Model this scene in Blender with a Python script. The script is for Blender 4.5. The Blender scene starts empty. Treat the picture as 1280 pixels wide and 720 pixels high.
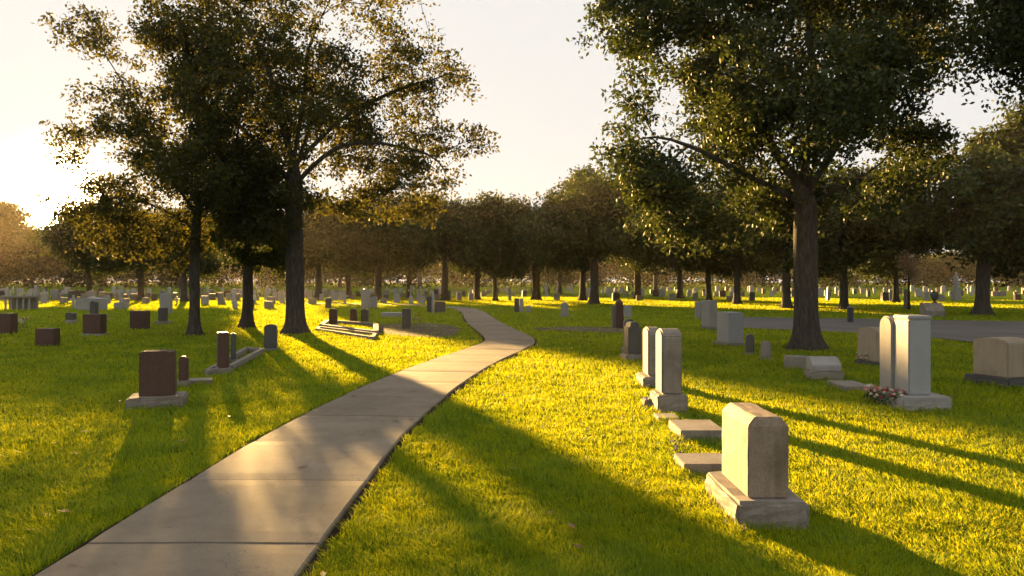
import bpy, bmesh, math, random
import numpy as np
from mathutils import Vector, Matrix

# ------------------------------------------------------------------ basics
scene = bpy.context.scene
COL = scene.collection
R = math.radians
F, EYE, HOR = 1000.0, 1.6, 350.0          # pixel focal length, eye height, horizon row (1280 x 720 photo)


def ground_at(px, py):
    d = EYE * F / (py - HOR)
    return ((px - 640) / F * d, d)


def at_depth(px, d):
    return ((px - 640) / F * d, d)


def tag(o, label=None, cat=None, group=None, kind=None):
    if label: o['label'] = label
    if cat: o['category'] = cat
    if group: o['group'] = group
    if kind: o['kind'] = kind
    return o


def link(name, me, mat=None, parent=None):
    o = bpy.data.objects.new(name, me)
    COL.objects.link(o)
    if mat is not None and len(me.materials) == 0:
        me.materials.append(mat)
    if parent is not None:
        o.parent = parent
    return o


def empty(name, loc, rz=0.0):
    o = bpy.data.objects.new(name, None)
    o.empty_display_size = 0.2
    COL.objects.link(o)
    o.location = loc
    o.rotation_euler = (0, 0, rz)
    return o


def mesh_arrays(name, verts, faces, smooth=False):
    """verts (n,3); faces: list of (m,k) index arrays of uniform k"""
    me = bpy.data.meshes.new(name)
    verts = np.asarray(verts, dtype=np.float32)
    me.vertices.add(len(verts))
    me.vertices.foreach_set('co', verts.ravel())
    loops, starts, n = [], [], 0
    for f in faces:
        f = np.asarray(f, dtype=np.int32)
        if len(f) == 0: continue
        k = f.shape[1]
        loops.append(f.ravel())
        starts.append(n + np.arange(len(f), dtype=np.int32) * k)
        n += f.size
    loops = np.concatenate(loops); starts = np.concatenate(starts)
    me.loops.add(len(loops))
    me.loops.foreach_set('vertex_index', loops)
    me.polygons.add(len(starts))
    me.polygons.foreach_set('loop_start', starts)
    me.update(calc_edges=True)
    if smooth:
        me.polygons.foreach_set('use_smooth', np.ones(len(starts), dtype=bool))
    return me


# ------------------------------------------------------------------ materials
def new_mat(name):
    m = bpy.data.materials.new(name)
    m.use_nodes = True
    nt = m.node_tree
    nt.nodes.clear()
    out = nt.nodes.new('ShaderNodeOutputMaterial')
    return m, nt, out


def N(nt, t, **kw):
    n = nt.nodes.new(t)
    for k, v in kw.items():
        if k in n.inputs: n.inputs[k].default_value = v
        else: setattr(n, k, v)
    return n


def ramp(nt, fac, stops):
    r = nt.nodes.new('ShaderNodeValToRGB')
    e = r.color_ramp.elements
    while len(e) < len(stops): e.new(0.5)
    for el, (p, c) in zip(e, stops):
        el.position = p
        el.color = (*c, 1) if len(c) == 3 else c
    nt.links.new(fac, r.inputs[0])
    return r.outputs[0]


def stone_mat(name, a, b, rough=0.75, stain=(0.12, 0.10, 0.07), stain_amt=0.5, scale=1.0, bump=0.25, spec=0.3):
    m, nt, out = new_mat(name)
    L = nt.links.new
    tc = N(nt, 'ShaderNodeTexCoord')
    fine = N(nt, 'ShaderNodeTexNoise', Scale=90 * scale, Detail=4.0, Roughness=0.7)
    big = N(nt, 'ShaderNodeTexNoise', Scale=3.2 * scale, Detail=6.0, Roughness=0.65)
    L(tc.outputs['Object'], fine.inputs['Vector']); L(tc.outputs['Object'], big.inputs['Vector'])
    c1 = ramp(nt, fine.outputs[0], [(0.35, a), (0.65, b)])
    mx = N(nt, 'ShaderNodeMix', data_type='RGBA')
    fac = ramp(nt, big.outputs[0], [(0.45, (0, 0, 0)), (0.75, (stain_amt,) * 3)])
    L(fac, mx.inputs[0]); L(c1, mx.inputs[6]); mx.inputs[7].default_value = (*stain, 1)
    # rain streaks: noise stretched along the height
    mp = N(nt, 'ShaderNodeMapping'); mp.inputs['Scale'].default_value = (14, 14, 1.2)
    st = N(nt, 'ShaderNodeTexNoise', Scale=1.0, Detail=3.0)
    L(tc.outputs['Object'], mp.inputs[0]); L(mp.outputs[0], st.inputs['Vector'])
    sf = ramp(nt, st.outputs[0], [(0.5, (0, 0, 0)), (0.8, (stain_amt * 0.7,) * 3)])
    m2 = N(nt, 'ShaderNodeMix', data_type='RGBA')
    L(sf, m2.inputs[0]); L(mx.outputs[2], m2.inputs[6]); m2.inputs[7].default_value = (*stain, 1)
    p = N(nt, 'ShaderNodeBsdfPrincipled', Roughness=rough)
    p.inputs['Specular IOR Level'].default_value = spec
    L(m2.outputs[2], p.inputs['Base Color'])
    bp = N(nt, 'ShaderNodeBump', Strength=bump, Distance=0.01)
    mixn = N(nt, 'ShaderNodeTexNoise', Scale=28 * scale, Detail=5.0, Roughness=0.7)
    L(tc.outputs['Object'], mixn.inputs['Vector'])
    L(mixn.outputs[0], bp.inputs['Height']); L(bp.outputs[0], p.inputs['Normal'])
    L(p.outputs[0], out.inputs[0])
    return m


M = {}
M['grey'] = stone_mat('grey_granite', (0.165, 0.143, 0.12), (0.25, 0.22, 0.19), stain_amt=0.7, stain=(0.09, 0.068, 0.045))
M['pale'] = stone_mat('pale_granite', (0.22, 0.21, 0.20), (0.31, 0.30, 0.285), stain=(0.14, 0.12, 0.10), stain_amt=0.35)
M['tan'] = stone_mat('tan_granite', (0.20, 0.152, 0.108), (0.30, 0.235, 0.17), stain=(0.10, 0.07, 0.045), stain_amt=0.85)
M['white'] = stone_mat('white_marble', (0.23, 0.235, 0.245), (0.29, 0.295, 0.305), rough=0.5, stain=(0.22, 0.21, 0.19), stain_amt=0.3, bump=0.1)
M['brown'] = stone_mat('brown_granite', (0.055, 0.030, 0.022), (0.11, 0.062, 0.045), rough=0.6, stain=(0.04, 0.025, 0.018), spec=0.25)
M['dark'] = stone_mat('dark_granite', (0.045, 0.042, 0.04), (0.10, 0.095, 0.09), rough=0.55, stain=(0.03, 0.03, 0.028))
M['sand'] = stone_mat('sand_stone', (0.25, 0.20, 0.14), (0.34, 0.28, 0.20), stain=(0.15, 0.11, 0.07), stain_amt=0.5)
M['curb'] = stone_mat('weathered_concrete', (0.16, 0.145, 0.125), (0.24, 0.22, 0.19), stain=(0.16, 0.13, 0.09), stain_amt=0.6, bump=0.5)


def path_mat():
    m, nt, out = new_mat('path_concrete')
    L = nt.links.new
    tc = N(nt, 'ShaderNodeTexCoord')
    big = N(nt, 'ShaderNodeTexNoise', Scale=1.3, Detail=9.0, Roughness=0.72)
    fine = N(nt, 'ShaderNodeTexNoise', Scale=120.0, Detail=3.0)
    L(tc.outputs['Object'], big.inputs['Vector']); L(tc.outputs['Object'], fine.inputs['Vector'])
    c = ramp(nt, big.outputs[0], [(0.28, (0.14, 0.113, 0.085)), (0.5, (0.195, 0.16, 0.12)), (0.72, (0.25, 0.208, 0.158))])
    mx = N(nt, 'ShaderNodeMix', data_type='RGBA', blend_type='MULTIPLY'); mx.inputs[0].default_value = 0.35
    f = ramp(nt, fine.outputs[0], [(0.3, (0.6, 0.6, 0.6)), (0.7, (1.2, 1.2, 1.2))])
    L(c, mx.inputs[6]); L(f, mx.inputs[7])
    att = N(nt, 'ShaderNodeAttribute', attribute_name='slab')     # each slab was cast with its own tone
    m2 = N(nt, 'ShaderNodeMix', data_type='RGBA', blend_type='MULTIPLY'); m2.inputs[0].default_value = 1
    L(mx.outputs[2], m2.inputs[6]); L(att.outputs['Color'], m2.inputs[7])
    # brushed finish runs across the slabs
    mp = N(nt, 'ShaderNodeMapping'); mp.inputs['Scale'].default_value = (2, 90, 1)
    br = N(nt, 'ShaderNodeTexNoise', Scale=1.0, Detail=3.0)
    L(tc.outputs['Object'], mp.inputs[0]); L(mp.outputs[0], br.inputs['Vector'])
    cr = N(nt, 'ShaderNodeTexVoronoi', Scale=1.1, feature='DISTANCE_TO_EDGE')
    wn = N(nt, 'ShaderNodeTexNoise', Scale=2.5, Detail=4.0)
    L(tc.outputs['Object'], wn.inputs['Vector'])
    va = N(nt, 'ShaderNodeVectorMath', operation='ADD'); L(tc.outputs['Object'], va.inputs[0]); L(wn.outputs[1], va.inputs[1])
    L(va.outputs[0], cr.inputs['Vector'])
    ck = ramp(nt, cr.outputs['Distance'], [(0.0, (0.45,) * 3), (0.006, (1,) * 3)])
    m3 = N(nt, 'ShaderNodeMix', data_type='RGBA', blend_type='MULTIPLY'); m3.inputs[0].default_value = 0.7
    L(m2.outputs[2], m3.inputs[6]); L(ck, m3.inputs[7])
    p = N(nt, 'ShaderNodeBsdfPrincipled', Roughness=0.85)
    p.inputs['Specular IOR Level'].default_value = 0.12
    L(m3.outputs[2], p.inputs['Base Color'])
    add = N(nt, 'ShaderNodeMath', operation='MULTIPLY_ADD'); add.inputs[1].default_value = 0.5
    L(br.outputs[0], add.inputs[0]); L(fine.outputs[0], add.inputs[2])
    bp = N(nt, 'ShaderNodeBump', Strength=0.35, Distance=0.004)
    L(add.outputs[0], bp.inputs['Height']); L(bp.outputs[0], p.inputs['Normal'])
    L(p.outputs[0], out.inputs[0])
    return m


def ground_mat(name, stops, rough=0.95, scale=0.8, fscale=40.0, bump=0.8, dist=0.03, spec=0.1):
    m, nt, out = new_mat(name)
    L = nt.links.new
    tc = N(nt, 'ShaderNodeTexCoord')
    big = N(nt, 'ShaderNodeTexNoise', Scale=scale, Detail=8.0, Roughness=0.6)
    fine = N(nt, 'ShaderNodeTexNoise', Scale=fscale, Detail=5.0, Roughness=0.75)
    L(tc.outputs['Object'], big.inputs['Vector']); L(tc.outputs['Object'], fine.inputs['Vector'])
    ad = N(nt, 'ShaderNodeMath', operation='ADD'); L(big.outputs[0], ad.inputs[0])
    sc = N(nt, 'ShaderNodeMath', operation='MULTIPLY_ADD'); sc.inputs[1].default_value = 0.8; sc.inputs[2].default_value = -0.4
    L(fine.outputs[0], sc.inputs[0]); L(sc.outputs[0], ad.inputs[1])
    c = ramp(nt, ad.outputs[0], stops)
    p = N(nt, 'ShaderNodeBsdfPrincipled', Roughness=rough)
    p.inputs['Specular IOR Level'].default_value = spec
    L(c, p.inputs['Base Color'])
    bp = N(nt, 'ShaderNodeBump', Strength=bump, Distance=dist)
    L(fine.outputs[0], bp.inputs['Height']); L(bp.outputs[0], p.inputs['Normal'])
    L(p.outputs[0], out.inputs[0])
    return m


def leafy_mat(name, cols, trans=0.5, tint=(1.0, 1.0, 1.0), nscale=0.5, rough=0.6, spec=0.25, coord='Object'):
    """cols dark -> light by world patches and single blades"""
    m, nt, out = new_mat(name)
    L = nt.links.new
    geo = N(nt, 'ShaderNodeNewGeometry')
    tc = N(nt, 'ShaderNodeTexCoord')
    no = N(nt, 'ShaderNodeTexNoise', Scale=nscale, Detail=7.0, Roughness=0.68)
    L(tc.outputs[coord], no.inputs['Vector'])
    ad = N(nt, 'ShaderNodeMath', operation='MULTIPLY_ADD'); ad.inputs[1].default_value = 0.45; ad.inputs[2].default_value = -0.225
    L(geo.outputs['Random Per Island'], ad.inputs[0])
    s = N(nt, 'ShaderNodeMath', operation='ADD'); L(ad.outputs[0], s.inputs[0]); L(no.outputs[0], s.inputs[1])
    c = ramp(nt, s.outputs[0], [(0.25, cols[0]), (0.5, cols[1]), (0.78, cols[2])])
    p = N(nt, 'ShaderNodeBsdfPrincipled', Roughness=rough)
    p.inputs['Specular IOR Level'].default_value = spec
    L(c, p.inputs['Base Color'])
    t = N(nt, 'ShaderNodeBsdfTranslucent')
    mu = N(nt, 'ShaderNodeMix', data_type='RGBA', blend_type='MULTIPLY'); mu.inputs[0].default_value = 1
    L(c, mu.inputs[6]); mu.inputs[7].default_value = (*tint, 1)
    L(mu.outputs[2], t.inputs[0])
    ms = N(nt, 'ShaderNodeMixShader'); ms.inputs[0].default_value = trans
    L(p.outputs[0], ms.inputs[1]); L(t.outputs[0], ms.inputs[2]); L(ms.outputs[0], out.inputs[0])
    return m


def bark_mat():
    m, nt, out = new_mat('bark')
    L = nt.links.new
    tc = N(nt, 'ShaderNodeTexCoord')
    mp = N(nt, 'ShaderNodeMapping'); mp.inputs['Scale'].default_value = (18, 18, 3.5)
    L(tc.outputs['Object'], mp.inputs[0])
    v = N(nt, 'ShaderNodeTexNoise', Scale=1.0, Detail=6.0, Roughness=0.7)
    L(mp.outputs[0], v.inputs['Vector'])
    c = ramp(nt, v.outputs[0], [(0.3, (0.03, 0.025, 0.02)), (0.55, (0.07, 0.06, 0.05)), (0.75, (0.12, 0.105, 0.09))])
    p = N(nt, 'ShaderNodeBsdfPrincipled', Roughness=0.9)
    p.inputs['Specular IOR Level'].default_value = 0.15
    L(c, p.inputs['Base Color'])
    bp = N(nt, 'ShaderNodeBump', Strength=0.9, Distance=0.04)
    L(v.outputs[0], bp.inputs['Height']); L(bp.outputs[0], p.inputs['Normal'])
    L(p.outputs[0], out.inputs[0])
    return m


def plain_mat(name, c, rough=0.7):
    return ground_mat(name, [(0.3, tuple(x * 0.75 for x in c)), (0.7, c)], rough=rough, scale=8, fscale=90, bump=0.2, dist=0.004, spec=0.3)


M['path'] = path_mat()
M['lawn'] = ground_mat('lawn_soil_and_turf', [(0.3, (0.04, 0.06, 0.009)), (0.5, (0.09, 0.13, 0.013)), (0.72, (0.14, 0.19, 0.018))], scale=0.7, fscale=30, bump=1.0, dist=0.05, spec=0.0)
M['grass'] = leafy_mat('grass_blades', [(0.092, 0.185, 0.012), (0.17, 0.295, 0.016), (0.29, 0.40, 0.020)], trans=0.6, tint=(1.9, 1.2, 0.4), nscale=0.9, rough=0.55, spec=0.2)
M['soil'] = ground_mat('edge_soil', [(0.3, (0.018, 0.012, 0.008)), (0.7, (0.05, 0.034, 0.022))], scale=4, fscale=60)
M['dirt'] = ground_mat('worn_lane_dirt', [(0.3, (0.07, 0.058, 0.032)), (0.7, (0.15, 0.12, 0.085))], scale=1.2, fscale=20)
M['asphalt'] = ground_mat('asphalt', [(0.3, (0.055, 0.048, 0.042)), (0.7, (0.10, 0.088, 0.077))], scale=0.5, fscale=60, bump=0.5, dist=0.01, rough=0.8, spec=0.3)
M['bark'] = bark_mat()
M['leafA'] = leafy_mat('oak_leaves', [(0.020, 0.026, 0.008), (0.038, 0.046, 0.011), (0.075, 0.082, 0.018)], trans=0.52, tint=(1.7, 1.3, 0.5), nscale=0.8)
M['leafB'] = leafy_mat('dark_oak_leaves', [(0.019, 0.028, 0.010), (0.035, 0.047, 0.013), (0.06, 0.075, 0.019)], trans=0.36, tint=(1.35, 1.3, 0.5), nscale=0.7)
M['leafC'] = leafy_mat('pale_pink_leaves', [(0.30, 0.18, 0.11), (0.42, 0.28, 0.18), (0.55, 0.40, 0.27)], trans=0.4, nscale=1.5)
M['red'] = plain_mat('red_petals', (0.45, 0.02, 0.025))
M['cream'] = plain_mat('cream_petals', (0.70, 0.64, 0.52))
M['yellow'] = plain_mat('yellow_petals', (0.62, 0.38, 0.05))
M['pink'] = plain_mat('pink_petals', (0.55, 0.22, 0.22))
M['stemgreen'] = plain_mat('bouquet_leaves', (0.05, 0.09, 0.03))
M['bin'] = plain_mat('dark_painted_metal', (0.05, 0.055, 0.06), 0.5)

# ------------------------------------------------------------------ light, sky, camera
SUN_PX = 242
SUN_AZ = math.atan2((640 - SUN_PX), F)       # to the left of +Y
SUN_EL = R(7.2)
SDIR = Vector((-math.sin(SUN_AZ) * math.cos(SUN_EL), math.cos(SUN_AZ) * math.cos(SUN_EL), math.sin(SUN_EL)))

w = bpy.data.worlds.new('World'); scene.world = w; w.use_nodes = True
nt = w.node_tree; nt.nodes.clear(); L = nt.links.new
wo = N(nt, 'ShaderNodeOutputWorld')
sky = N(nt, 'ShaderNodeTexSky', sky_type='NISHITA', sun_disc=False)
sky.sun_elevation = SUN_EL
sky.sun_rotation = -SUN_AZ
sky.altitude = 50; sky.air_density = 1.0; sky.dust_density = 3.0; sky.ozone_density = 1.0
bg = N(nt, 'ShaderNodeBackground', Strength=0.05)
# highlights of the bright evening sky roll off: c / (1 + c / K)
KV = (2.36, 2.34, 2.28)
thin = N(nt, 'ShaderNodeMix', data_type='RGBA'); thin.inputs[0].default_value = 0.6   # thin high cloud whitens the sky
L(sky.outputs[0], thin.inputs[6]); thin.inputs[7].default_value = (19.0, 19.0, 18.6, 1)
kd = N(nt, 'ShaderNodeVectorMath', operation='DIVIDE'); L(thin.outputs[2], kd.inputs[0]); kd.inputs[1].default_value = KV
ka = N(nt, 'ShaderNodeVectorMath', operation='ADD'); L(kd.outputs[0], ka.inputs[0]); ka.inputs[1].default_value = (1, 1, 1)
kr = N(nt, 'ShaderNodeVectorMath', operation='DIVIDE'); L(thin.outputs[2], kr.inputs[0]); L(ka.outputs[0], kr.inputs[1])
L(kr.outputs[0], bg.inputs[0])
# aureole round the low sun, a function of direction only
gd = Vector(((65 - 640) / F, 1.0, (HOR - 240) / F)).normalized()
tc = N(nt, 'ShaderNodeTexCoord')
nv = N(nt, 'ShaderNodeVectorMath', operation='NORMALIZE'); L(tc.outputs['Generated'], nv.inputs[0])
dt = N(nt, 'ShaderNodeVectorMath', operation='DOT_PRODUCT'); L(nv.outputs[0], dt.inputs[0]); dt.inputs[1].default_value = gd
ac = N(nt, 'ShaderNodeMath', operation='ARCCOSINE'); L(dt.outputs['Value'], ac.inputs[0])


def lobe(width_deg, amp, power=1.0):
    d = N(nt, 'ShaderNodeMath', operation='DIVIDE'); L(ac.outputs[0], d.inputs[0]); d.inputs[1].default_value = R(width_deg)
    pw = N(nt, 'ShaderNodeMath', operation='POWER'); L(d.outputs[0], pw.inputs[0]); pw.inputs[1].default_value = power
    ng = N(nt, 'ShaderNodeMath', operation='MULTIPLY'); L(pw.outputs[0], ng.inputs[0]); ng.inputs[1].default_value = -1
    ex = N(nt, 'ShaderNodeMath', operation='EXPONENT'); L(ng.outputs[0], ex.inputs[0])
    ml = N(nt, 'ShaderNodeMath', operation='MULTIPLY'); L(ex.outputs[0], ml.inputs[0]); ml.inputs[1].default_value = amp
    return ml.outputs[0]


b2 = N(nt, 'ShaderNodeBackground'); b2.inputs[0].default_value = (1.0, 0.72, 0.36, 1); L(lobe(1.5, 16, 2.0), b2.inputs[1])
b3 = N(nt, 'ShaderNodeBackground'); b3.inputs[0].default_value = (1.0, 0.62, 0.26, 1); L(lobe(3.0, 0.05, 1.0), b3.inputs[1])
a1 = N(nt, 'ShaderNodeAddShader'); a2 = N(nt, 'ShaderNodeAddShader')
L(bg.outputs[0], a1.inputs[0]); L(b2.outputs[0], a1.inputs[1])
L(a1.outputs[0], a2.inputs[0]); L(b3.outputs[0], a2.inputs[1])
L(a2.outputs[0], wo.inputs[0])

sl = bpy.data.lights.new('sun', 'SUN'); sl.energy = 4.3; sl.angle = R(0.6); sl.color = (1.0, 0.60, 0.20)
so = bpy.data.objects.new('sun', sl); COL.objects.link(so)
so.rotation_euler = SDIR.to_track_quat('Z', 'Y').to_euler()
so.location = (0, 0, 30)

cam = bpy.data.cameras.new('camera'); co = bpy.data.objects.new('camera', cam); COL.objects.link(co)
co.location = (0, 0, EYE); co.rotation_euler = (R(90), 0, 0)
cam.sensor_width = 36; cam.lens = F / 1280 * 36; cam.shift_y = -(360 - HOR) / 1280
cam.clip_end = 5000; cam.clip_start = 0.05
scene.camera = co
vs = scene.view_settings
scene.display_settings.display_device = 'sRGB'
vs.view_transform = 'Standard'; vs.look = 'None'; vs.exposure = 3.1; vs.gamma = 1; vs.use_curve_mapping = False
cy = scene.cycles
cy.max_bounces = 8; cy.diffuse_bounces = 3; cy.glossy_bounces = 2; cy.transmission_bounces = 3; cy.volume_bounces = 0
cy.transparent_max_bounces = 4
cy.use_denoising = True
cy.sample_clamp_indirect = 6

# haze
hz_mat, nt, out = new_mat('warm_evening_haze')
pv = N(nt, 'ShaderNodeVolumePrincipled', Density=0.00016, Anisotropy=0.5)
pv.inputs['Color'].default_value = (1.0, 0.86, 0.62, 1)
nt.links.new(pv.outputs[0], out.inputs['Volume'])
X, Y0, Y1, Z0, Z1 = 420, -60, 560, -1.2, 19
v = [(x, y, z) for x in (-X, X) for y in (Y0, Y1) for z in (Z0, Z1)]
f = np.array([(0, 1, 3, 2), (4, 6, 7, 5), (0, 4, 5, 1), (2, 3, 7, 6), (0, 2, 6, 4), (1, 5, 7, 3)])
tag(link('haze', mesh_arrays('haze', v, [f]), hz_mat), 'thin golden evening haze hanging over the whole cemetery', 'haze', kind='stuff')

# ------------------------------------------------------------------ noise in numpy
def vnoise(x, y, seed=0):
    def h(i, j):
        n = np.sin(i * 127.1 + j * 311.7 + seed * 74.7) * 43758.5453
        return n - np.floor(n)
    i, j = np.floor(x), np.floor(y); u, v_ = x - i, y - j
    u = u * u * (3 - 2 * u); v_ = v_ * v_ * (3 - 2 * v_)
    return (h(i, j) * (1 - u) + h(i + 1, j) * u) * (1 - v_) + (h(i, j + 1) * (1 - u) + h(i + 1, j + 1) * u) * v_


# ------------------------------------------------------------------ ground sheet
def axis_samples(lo, hi, near, fine, growth):
    pts = [0.0]; s = fine
    while pts[-1] < max(abs(lo), abs(hi)):
        if pts[-1] > near: s *= growth
        pts.append(pts[-1] + s)
    p = np.array(pts)
    return np.unique(np.clip(np.concatenate([-p[::-1], p]), lo, hi))


def relief(x, y):
    return (vnoise(x * 0.9, y * 0.9, 3) - 0.5) * 0.02 + (vnoise(x * 0.25, y * 0.25, 5) - 0.5) * 0.03


xs = axis_samples(-410, 410, 14, 0.35, 1.12); ys = axis_samples(-50, 550, 16, 0.35, 1.1)
gx, gy = np.meshgrid(xs, ys)
gz = relief(gx, gy) - 0.03
v = np.stack([gx.ravel(), gy.ravel(), gz.ravel()], 1)
nx, ny = len(xs), len(ys)
i = (np.arange(ny - 1)[:, None] * nx + np.arange(nx - 1)[None, :]).ravel()
tag(link('ground', mesh_arrays('ground', v, [np.stack([i, i + 1, i + 1 + nx, i + nx], 1)], True), M['lawn']), kind='structure')

# ------------------------------------------------------------------ concrete path
CL = [(-1.85, -6), (-1.85, 0), (-1.85, 4.3), (-1.84, 6.5), (-1.81, 8.2), (-1.65, 10.4), (-1.36, 13.0), (-0.93, 15.7), (-0.42, 18.2),
      (-0.08, 20.3), (-0.12, 22.2), (-0.45, 25), (-0.88, 28.5), (-1.35, 33), (-2.0, 40), (-3.3, 46), (-7, 51), (-14, 54)]


def catmull(pts, step=0.1):
    P = np.array([tuple(p) for p in pts], float); P = np.vstack([2 * P[0] - P[1], P, 2 * P[-1] - P[-2]])
    o = []
    for k in range(1, len(P) - 2):
        n = max(2, int(np.linalg.norm(P[k + 1] - P[k]) / step))
        t = np.linspace(0, 1, n, endpoint=False)[:, None]
        o.append(0.5 * (2 * P[k] + (P[k + 1] - P[k - 1]) * t + (2 * P[k - 1] - 5 * P[k] + 4 * P[k + 1] - P[k + 2]) * t ** 2
                        + (-P[k - 1] + 3 * P[k] - 3 * P[k + 1] + P[k + 2]) * t ** 3))
    o.append(P[-2][None])
    return np.vstack(o)


pc = catmull(CL, 0.08)
tan = np.gradient(pc, axis=0); tan /= np.linalg.norm(tan, axis=1)[:, None]
nor = np.stack([tan[:, 1], -tan[:, 0]], 1)
arc = np.concatenate([[0], np.cumsum(np.linalg.norm(np.diff(pc, axis=0), axis=1))])
HW = 0.70


def half_w(y):
    return np.clip(0.70 - 0.004 * (y - 10), 0.58, 0.70)


def build_path():
    bm = bmesh.new()
    colr = []
    rng = random.Random(4)
    s0 = 0.29; slab = 1.5
    S = arc[-1]
    def at(s):
        q = np.array([np.interp(s, arc, pc[:, 0]), np.interp(s, arc, pc[:, 1])])
        n = np.array([np.interp(s, arc, nor[:, 0]), np.interp(s, arc, nor[:, 1])]); n /= np.linalg.norm(n)
        return q, n
    s = s0
    while s + slab < S:
        a, b = s + 0.006, s + slab - 0.006
        k = 8
        tone = rng.uniform(0.9, 1.08)
        dz = rng.uniform(-0.003, 0.003)
        rows = []
        for t in np.linspace(a, b, k + 1):
            q, n = at(t); h = half_w(q[1])
            row = []
            for (u, z) in ((-h, -0.06), (-h, 0.008), (-h + 0.012, 0.018), (0, 0.022), (h - 0.012, 0.018), (h, 0.008), (h, -0.06)):
                row.append(bm.verts.new((q[0] + n[0] * u, q[1] + n[1] * u, z + 0.012 + dz - (0.006 if t in (a, b) and z > 0 else 0))))
            rows.append(row)
        for r1, r2 in zip(rows, rows[1:]):
            for j in range(6):
                bm.faces.new((r1[j], r2[j], r2[j + 1], r1[j + 1])); colr.append(tone)
        for rr in (rows[0], rows[-1]):
            bm.faces.new(rr if rr is rows[-1] else rr[::-1]); colr.append(tone)
        s += slab
    bmesh.ops.recalc_face_normals(bm, faces=bm.faces)
    me = bpy.data.meshes.new('path'); bm.to_mesh(me); bm.free()
    ca = me.color_attributes.new('slab', 'FLOAT_COLOR', 'CORNER')
    arr = np.ones((len(me.loops), 4), np.float32)
    for p, t in zip(me.polygons, colr):
        arr[p.loop_start:p.loop_start + p.loop_total, :3] = t
    ca.data.foreach_set('color', arr.ravel())
    return me


tag(link('path', build_path(), M['path']), kind='structure')
# dug soil edging beside and under the slabs
hwv = half_w(pc[:, 1])
off = 0.06 + 0.03 * (vnoise(arc * 2.3, arc * 0, 9) - 0.3)
off2 = 0.06 + 0.03 * (vnoise(arc * 2.7, arc * 0 + 5, 9) - 0.3)
l_ = pc - nor * (hwv + off)[:, None]; r_ = pc + nor * (hwv + off2)[:, None]
v = np.vstack([np.c_[l_, np.full(len(pc), -0.004)], np.c_[r_, np.full(len(pc), -0.004)]])
n_ = len(pc); i = np.arange(n_ - 1)
tag(link('path_edging_soil', mesh_arrays('path_edging_soil', v, [np.stack([i, i + n_, i + n_ + 1, i + 1], 1)]), M['soil']), kind='structure')


def path_dist(x, y):
    """signed clearance from the path edge, negative on the path"""
    out_ = np.full(len(x), 1e3)
    m = (y < 56) & (np.abs(x) < 18)
    idx = np.where(m)[0]
    sub = pc[::3]; sh = hwv[::3]
    for c in range(0, len(idx), 20000):
        ii = idx[c:c + 20000]
        d = np.hypot(x[ii, None] - sub[None, :, 0], y[ii, None] - sub[None, :, 1]) - sh[None]
        out_[ii] = d.min(1)
    return out_


def sheet(name, poly, z, mat, jitter=0.0, sub=6, seed=1):
    rng = np.random.default_rng(seed)
    P = catmull(list(poly) + [poly[0]], 0.35)[:-1]
    P = P + rng.normal(0, jitter, P.shape)
    c = P.mean(0)
    bm = bmesh.new()
    vs_ = [bm.verts.new((p[0], p[1], z)) for p in P]
    bm.faces.new(vs_)
    bmesh.ops.triangulate(bm, faces=bm.faces)
    me = bpy.data.meshes.new(name); bm.to_mesh(me); bm.free()
    o = tag(link(name, me, mat), kind='structure')
    return P


def in_poly(P, x, y):
    c = np.zeros(len(x), bool)
    j = len(P) - 1
    for i_ in range(len(P)):
        xi, yi = P[i_]; xj, yj = P[j]
        t = ((yi > y) != (yj > y)) & (x < (xj - xi) * (y - yi) / (yj - yi + 1e-12) + xi)
        c ^= t
        j = i_
    return c


road_px = [(880, 400), (905, 396.5), (1000, 397.5), (1100, 399), (1280, 402), (1440, 404), (1440, 462), (1280, 437), (1180, 424), (1100, 418), (1000, 413), (925, 410), (895, 406)]
ROAD = sheet('road', [ground_at(*p) for p in road_px], 0.012, M['asphalt'], 0.0)
DIRT1 = sheet('dirt_lane_west', [ground_at(*p) for p in [(468, 406), (520, 404), (566, 407), (574, 414), (560, 421), (520, 421), (478, 416)]], 0.010, M['dirt'], 0.06)
DIRT2 = sheet('dirt_lane_east', [ground_at(*p) for p in [(668, 410), (720, 408.6), (782, 410), (786, 414), (760, 416), (700, 413.6), (670, 412)]], 0.010, M['dirt'], 0.05)

# ------------------------------------------------------------------ stones
BLOCKED = []      # footprints kept free of grass: (cx, cy, hx, hy, rot)


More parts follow.
